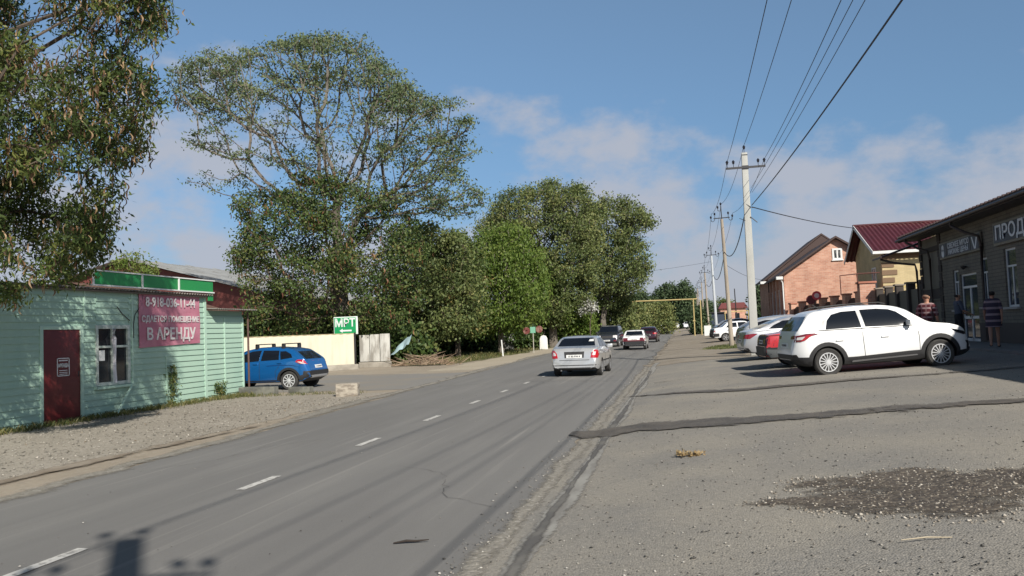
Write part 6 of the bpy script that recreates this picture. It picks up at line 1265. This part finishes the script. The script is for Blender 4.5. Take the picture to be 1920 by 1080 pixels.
def person(label, x, y, rz, H, skin, hair, hairlen, top, bottom, pose, kind, z=None, female=False):
    """faces local +y; pose: step (leg swing), arms (fore swing l, r), bend of elbows"""
    r = thing('person', (x, y, gz(x, y) if z is None else z), label, 'person', rz=rz); k = H/1.75
    st, al, ar, el = pose; sw = .19 if not female else .165
    V = []; E = []; Rd = []
    def nv(p, rad, par=None):
        V.append(tuple(q*k for q in p)); Rd.append(tuple(q*k for q in rad) if isinstance(rad, tuple) else rad*k)
        if par is not None: E.append((par, len(V)-1))
        return len(V)-1
    pel = nv((0, 0, .93), (.15, .11)); sp = nv((0, .0, 1.10), (.13, .10), pel); chs = nv((0, 0, 1.30), (.155, .11), sp); nb = nv((0, 0, 1.44), (.09, .08), chs); nk = nv((0, .01, 1.50), .052, nb); hd = nv((0, .02, 1.58), (.070, .082), nk); hd2 = nv((0, .015, 1.66), (.078, .095), hd); hd3 = nv((0, .01, 1.715), (.052, .065), hd2)
    for s_, a in ((-1, al), (1, ar)):
        sh_ = nv((s_*sw, 0, 1.41), .056, nb); e = (s_*(sw+.06), math.sin(a)*.29, 1.41-math.cos(a)*.29); ei = nv(e, .040, sh_); b = a+el
        w = (e[0]+s_*.0, e[1]+math.sin(b)*.25, e[2]-math.cos(b)*.25); wi = nv(w, .026, ei); d = Vector((0, math.sin(b), -math.cos(b)))
        pm = Vector(w)+d*.06; pi_ = nv(tuple(pm), (.018, .036), wi)
        for q, l in ((-.03, .07), (-.01, .085), (.01, .08), (.03, .065)):
            f1 = nv(tuple(pm+Vector((-s_*.004, q, 0))+d*.045), .009, pi_); nv(tuple(pm+Vector((-s_*.02, q*1.1, 0))+d*(.045+l*.8)), .008, f1)
        t1 = nv(tuple(pm+Vector((-s_*.02, .042, .01))), .011, pi_); nv(tuple(pm+Vector((-s_*.03, .055, -.02))+d*.02), .009, t1)
        lg = s_*st; hp = nv((s_*.09, 0, .88), .085, pel); kn = nv((s_*.095, math.sin(lg)*.42+.02, .88-math.cos(lg)*.42), .058, hp); lg2 = lg-(.25 if lg < 0 else .05)*(1 if st else 0)
        kp = V[kn]; an = nv((s_*.095, kp[1]/k+math.sin(lg2)*.38, max(.075, kp[2]/k-math.cos(lg2)*.39)), .038, kn); ap = V[an]; he = nv((s_*.095, ap[1]/k-.03, max(.035, ap[2]/k-.045)), .034, an); nv((s_*.11, ap[1]/k+.15, max(.03, ap[2]/k-.06)), (.040, .026), he)
    skin_mesh('body', V, E, Rd, skin, r)
    idx = {}
    # clothing as slightly larger shells over the same joints
    def shell(name, ids, m, add, sub=2):
        mp_ = {i: j for j, i in enumerate(ids)}; es = [(mp_[a], mp_[b]) for a, b in E if a in mp_ and b in mp_]
        rd = [tuple(q+add*k for q in (Rd[i] if isinstance(Rd[i], tuple) else (Rd[i], Rd[i]))) for i in ids]
        return skin_mesh(name, [V[i] for i in ids], es, rd, m, r, sub)
    arm = lambda o: [8+o*19, 9+o*19]
    # index bookkeeping: 0 pel 1 sp 2 ch 3 nb 4 neck 5-7 head, then per side: shoulder, elbow, wrist, palm, 8 fingers, 2 thumb, hip, knee, ankle, heel, toe
    n_side = (len(V)-8)//2; S = [8, 8+n_side]
    if kind == 'shirt': shell('shirt', [0, 1, 2, 3]+[S[0], S[0]+1, S[1], S[1]+1], top, .020)
    if kind == 'shirt': shell('trousers', [0, 1]+[j for s0 in S for j in (s0+14, s0+15, s0+16)], bottom, .022)
    if kind == 'dress':
        mb = MB(); pr = [(.20, .62), (.19, .80), (.185, .95), (.165, 1.08), (.175, 1.28), (.165, 1.38), (.10, 1.46)]
        vs = []; n = 20
        for rr, z_ in pr:
            for i in range(n):
                a = 2*math.pi*i/n; f = 1+.05*math.sin(a*5)*(1.1-z_ if z_ < 1 else 0); vs.append((rr*1.12*f*math.cos(a)*k, rr*.78*f*math.sin(a)*k, z_*k))
        mb.add(vs, [(j*n+i, j*n+(i+1) % n, (j+1)*n+(i+1) % n, (j+1)*n+i) for j in range(len(pr)-1) for i in range(n)]); mb.build('dress', top, r, smooth=True)
        shell('sleeves', [3, S[0], S[0]+1, S[1], S[1]+1], top, .018)
    for s0 in S: shell('shoe', [s0+17, s0+18], M_plas, .010)
    hp_ = [(.0, 1.64, .0)]
    if hairlen is not None:
        hv = [(0, -.008, 1.695), (0, -.03, 1.655), (0, -.04, 1.62-hairlen)]; skin_mesh('hair', [tuple(q*k for q in p) for p in hv], [(0, 1), (1, 2)], [(.092*k, .108*k), (.100*k, .100*k), (.085*k, .065*k)], hair, r)
    # face: nose, ears
    mb = MB().obox((0, .115*k, 1.635*k), ((1, 0, 0), (0, 1, .25), (0, -.25, 1)), (.026*k, .035*k, .045*k)); mb.build('nose', skin, r, bevel=.008)
    for s_ in (-1, 1): MB().obox((s_*.080*k, .005, 1.645*k), ((1, 0, 0), (0, 1, 0), (0, 0, 1)), (.018*k, .04*k, .06*k)).build('ear', skin, r, bevel=.008); MB().lathe([(.004, .0), (.011, .004), (.004, .008)], (s_*.032*k, .098*k, 1.665*k), 8, 'y').build('eye', M_dk, r)
    MB().box(-.022*k, .022*k, .098*k, .104*k, 1.594*k, 1.602*k).build('mouth', mat('lips', (.3, .1, .09), .6), r)
    return r
M_skin = mat('skin', (.42, .22, .15), .6); M_hair = mat('dark_hair', (.018, .014, .013), .8); M_hairg = mat('cropped_hair', (.22, .13, .09), .9)
def plaid(name, base, line, sc=(9, 9)):
    m = bpy.data.materials.new(name); m.use_nodes = True; nt = m.node_tree; b = nt.nodes['Principled BSDF']; b.inputs['Roughness'].default_value = .9; v = _tex(nt); sx = nt.nodes.new('ShaderNodeSeparateXYZ'); nt.links.new(v, sx.inputs[0])
    def st(o, s, th):
        a = nt.nodes.new('ShaderNodeMath'); a.operation = 'MULTIPLY'; a.inputs[1].default_value = s; nt.links.new(o, a.inputs[0]); f = nt.nodes.new('ShaderNodeMath'); f.operation = 'FRACT'; nt.links.new(a.outputs[0], f.inputs[0]); g = nt.nodes.new('ShaderNodeMath'); g.operation = 'LESS_THAN'; g.inputs[1].default_value = th; nt.links.new(f.outputs[0], g.inputs[0]); return g.outputs[0]
    c = _mixc(nt, st(sx.outputs[2], sc[0], .35), base, line)
    if sc[1]:
        hm = nt.nodes.new('ShaderNodeMath'); hm.operation = 'MULTIPLY'; hm.inputs[1].default_value = .6; nt.links.new(st(sx.outputs[0], sc[1], .35), hm.inputs[0]); c = _mixc(nt, hm.outputs[0], c, tuple((p+q)/2 for p, q in zip(base, line)))
    nt.links.new(c, b.inputs['Base Color']); return m
person('man in a dark red plaid shirt standing beyond the white crossover bonnet', 6.62, 24.1, R(-35), 1.80, M_skin, M_hairg, .01, plaid('plaid_shirt', (.085, .012, .018), (.36, .25, .25), (8, 8)), mat('dark_jeans', (.02, .022, .03), .9), (.1, .1, -.1, .5), 'shirt', z=.49)
person('woman in a knee length striped dress walking past the shop with her back turned', 8.72, 25.4, R(-20), 1.64, M_skin, M_hair, .05, plaid('striped_dress', (.045, .032, .055), (.27, .20, .22), (5.5, 0)), M_plas, (.22, .25, -.25, .3), 'dress', z=.70, female=True)
person('person in a grey blue top and black trousers standing at the shop door', 9.35, 30.4, R(-80), 1.70, M_skin, M_hair, .02, mat('grey_blue_top', (.075, .085, .12), .9), mat('black_trousers', (.012, .012, .015), .9), (.08, .3, .2, .9), 'shirt', z=.70)
# ================================================================== LITTER, BIRD
def leafpile(name, x, y, n, s, m, label, cat, L=.06):
    root = thing(name, (x, y, gz(x, y)+.02), label, cat); C = rng.normal(0, 1, (n, 3))*np.array([s, s*.6, .008])+np.array([0, 0, .012]); C[:, 2] = np.abs(C[:, 2]); v, f, t = leaf_cloud(C, 3, .01, L, .012, droop=0, flat=.3); v[:, 2] = np.maximum(v[:, 2], .003); raw_mesh('scraps', v, f, m, root, tint=t)
leafpile('dry_leaves', -.02, 9.65, 60, .075, leaf_mat('straw', [(.20, .13, .06), (.36, .26, .13), (.5, .4, .24)], .2), 'small heap of dry yellow leaves on the parking surface', 'litter')
tw = MB().path([(-.13, -.03, 0), (-.03, .0, .012), (.04, .03, .004), (.14, .06, .01)], [.006, .011, .009, .004], 6).build('twig', mat('dark_twig', (.03, .022, .018), .9)); tw.location = (-2.23, 6.20, gz(-2.23)+.022); tag(tw, 'dark broken twig lying on the road surface near the camera', 'twig')
tw = MB().path([(-.16, -.03, 0), (.0, .01, .01), (.16, .04, .004)], [.003, .005, .003], 5).build('twig', mat('pale_twig', (.42, .36, .26), .9)); tw.location = (1.45, 5.6, gz(1.45)+.03); tag(tw, 'pale dry stalk lying on the gravel at the lower right', 'twig')
lp = []
for _ in range(170):
    x, y = random.uniform(-14.5, -9), random.uniform(6, 23); lp.append((x, y, gz(x, y)+.02))
lp = np.array(lp); v, f, t = leaf_cloud(lp, 2, .04, .075, .010, droop=0, flat=.1); v[:, 2] = np.maximum(v[:, 2], -.05); v[:, 2] = np.minimum(v[:, 2], -.0)
tag(raw_mesh('fallen_leaves', v, f, leaf_mat('leaf_litter', [(.07, .05, .035), (.15, .11, .07), (.25, .2, .13)], .1), tint=t), 'brown fallen pods and leaves dotted over the grey gravel', 'leaf litter', kind='stuff')
bd = thing('bird', (17.2, 33.5, 15.0), 'small dark bird flying high at the upper right', 'bird')
mb = MB().lathe([(.001, -.12), (.03, -.06), (.04, 0), (.03, .06), (.015, .1), (.001, .13)], (0, 0, 0), 10, 'x'); mb.build('body', M_dk, bd, smooth=True)
for sd in (1, -1): MB().add([(-.05, 0, .01), (.05, 0, .01), (.02, sd*.2, .07), (-.08, sd*.19, .06), (-.09, sd*.33, .04)], [(0, 1, 2, 3), (3, 2, 4)]).build('wing', M_dk, bd)
bpy.context.view_layer.update()
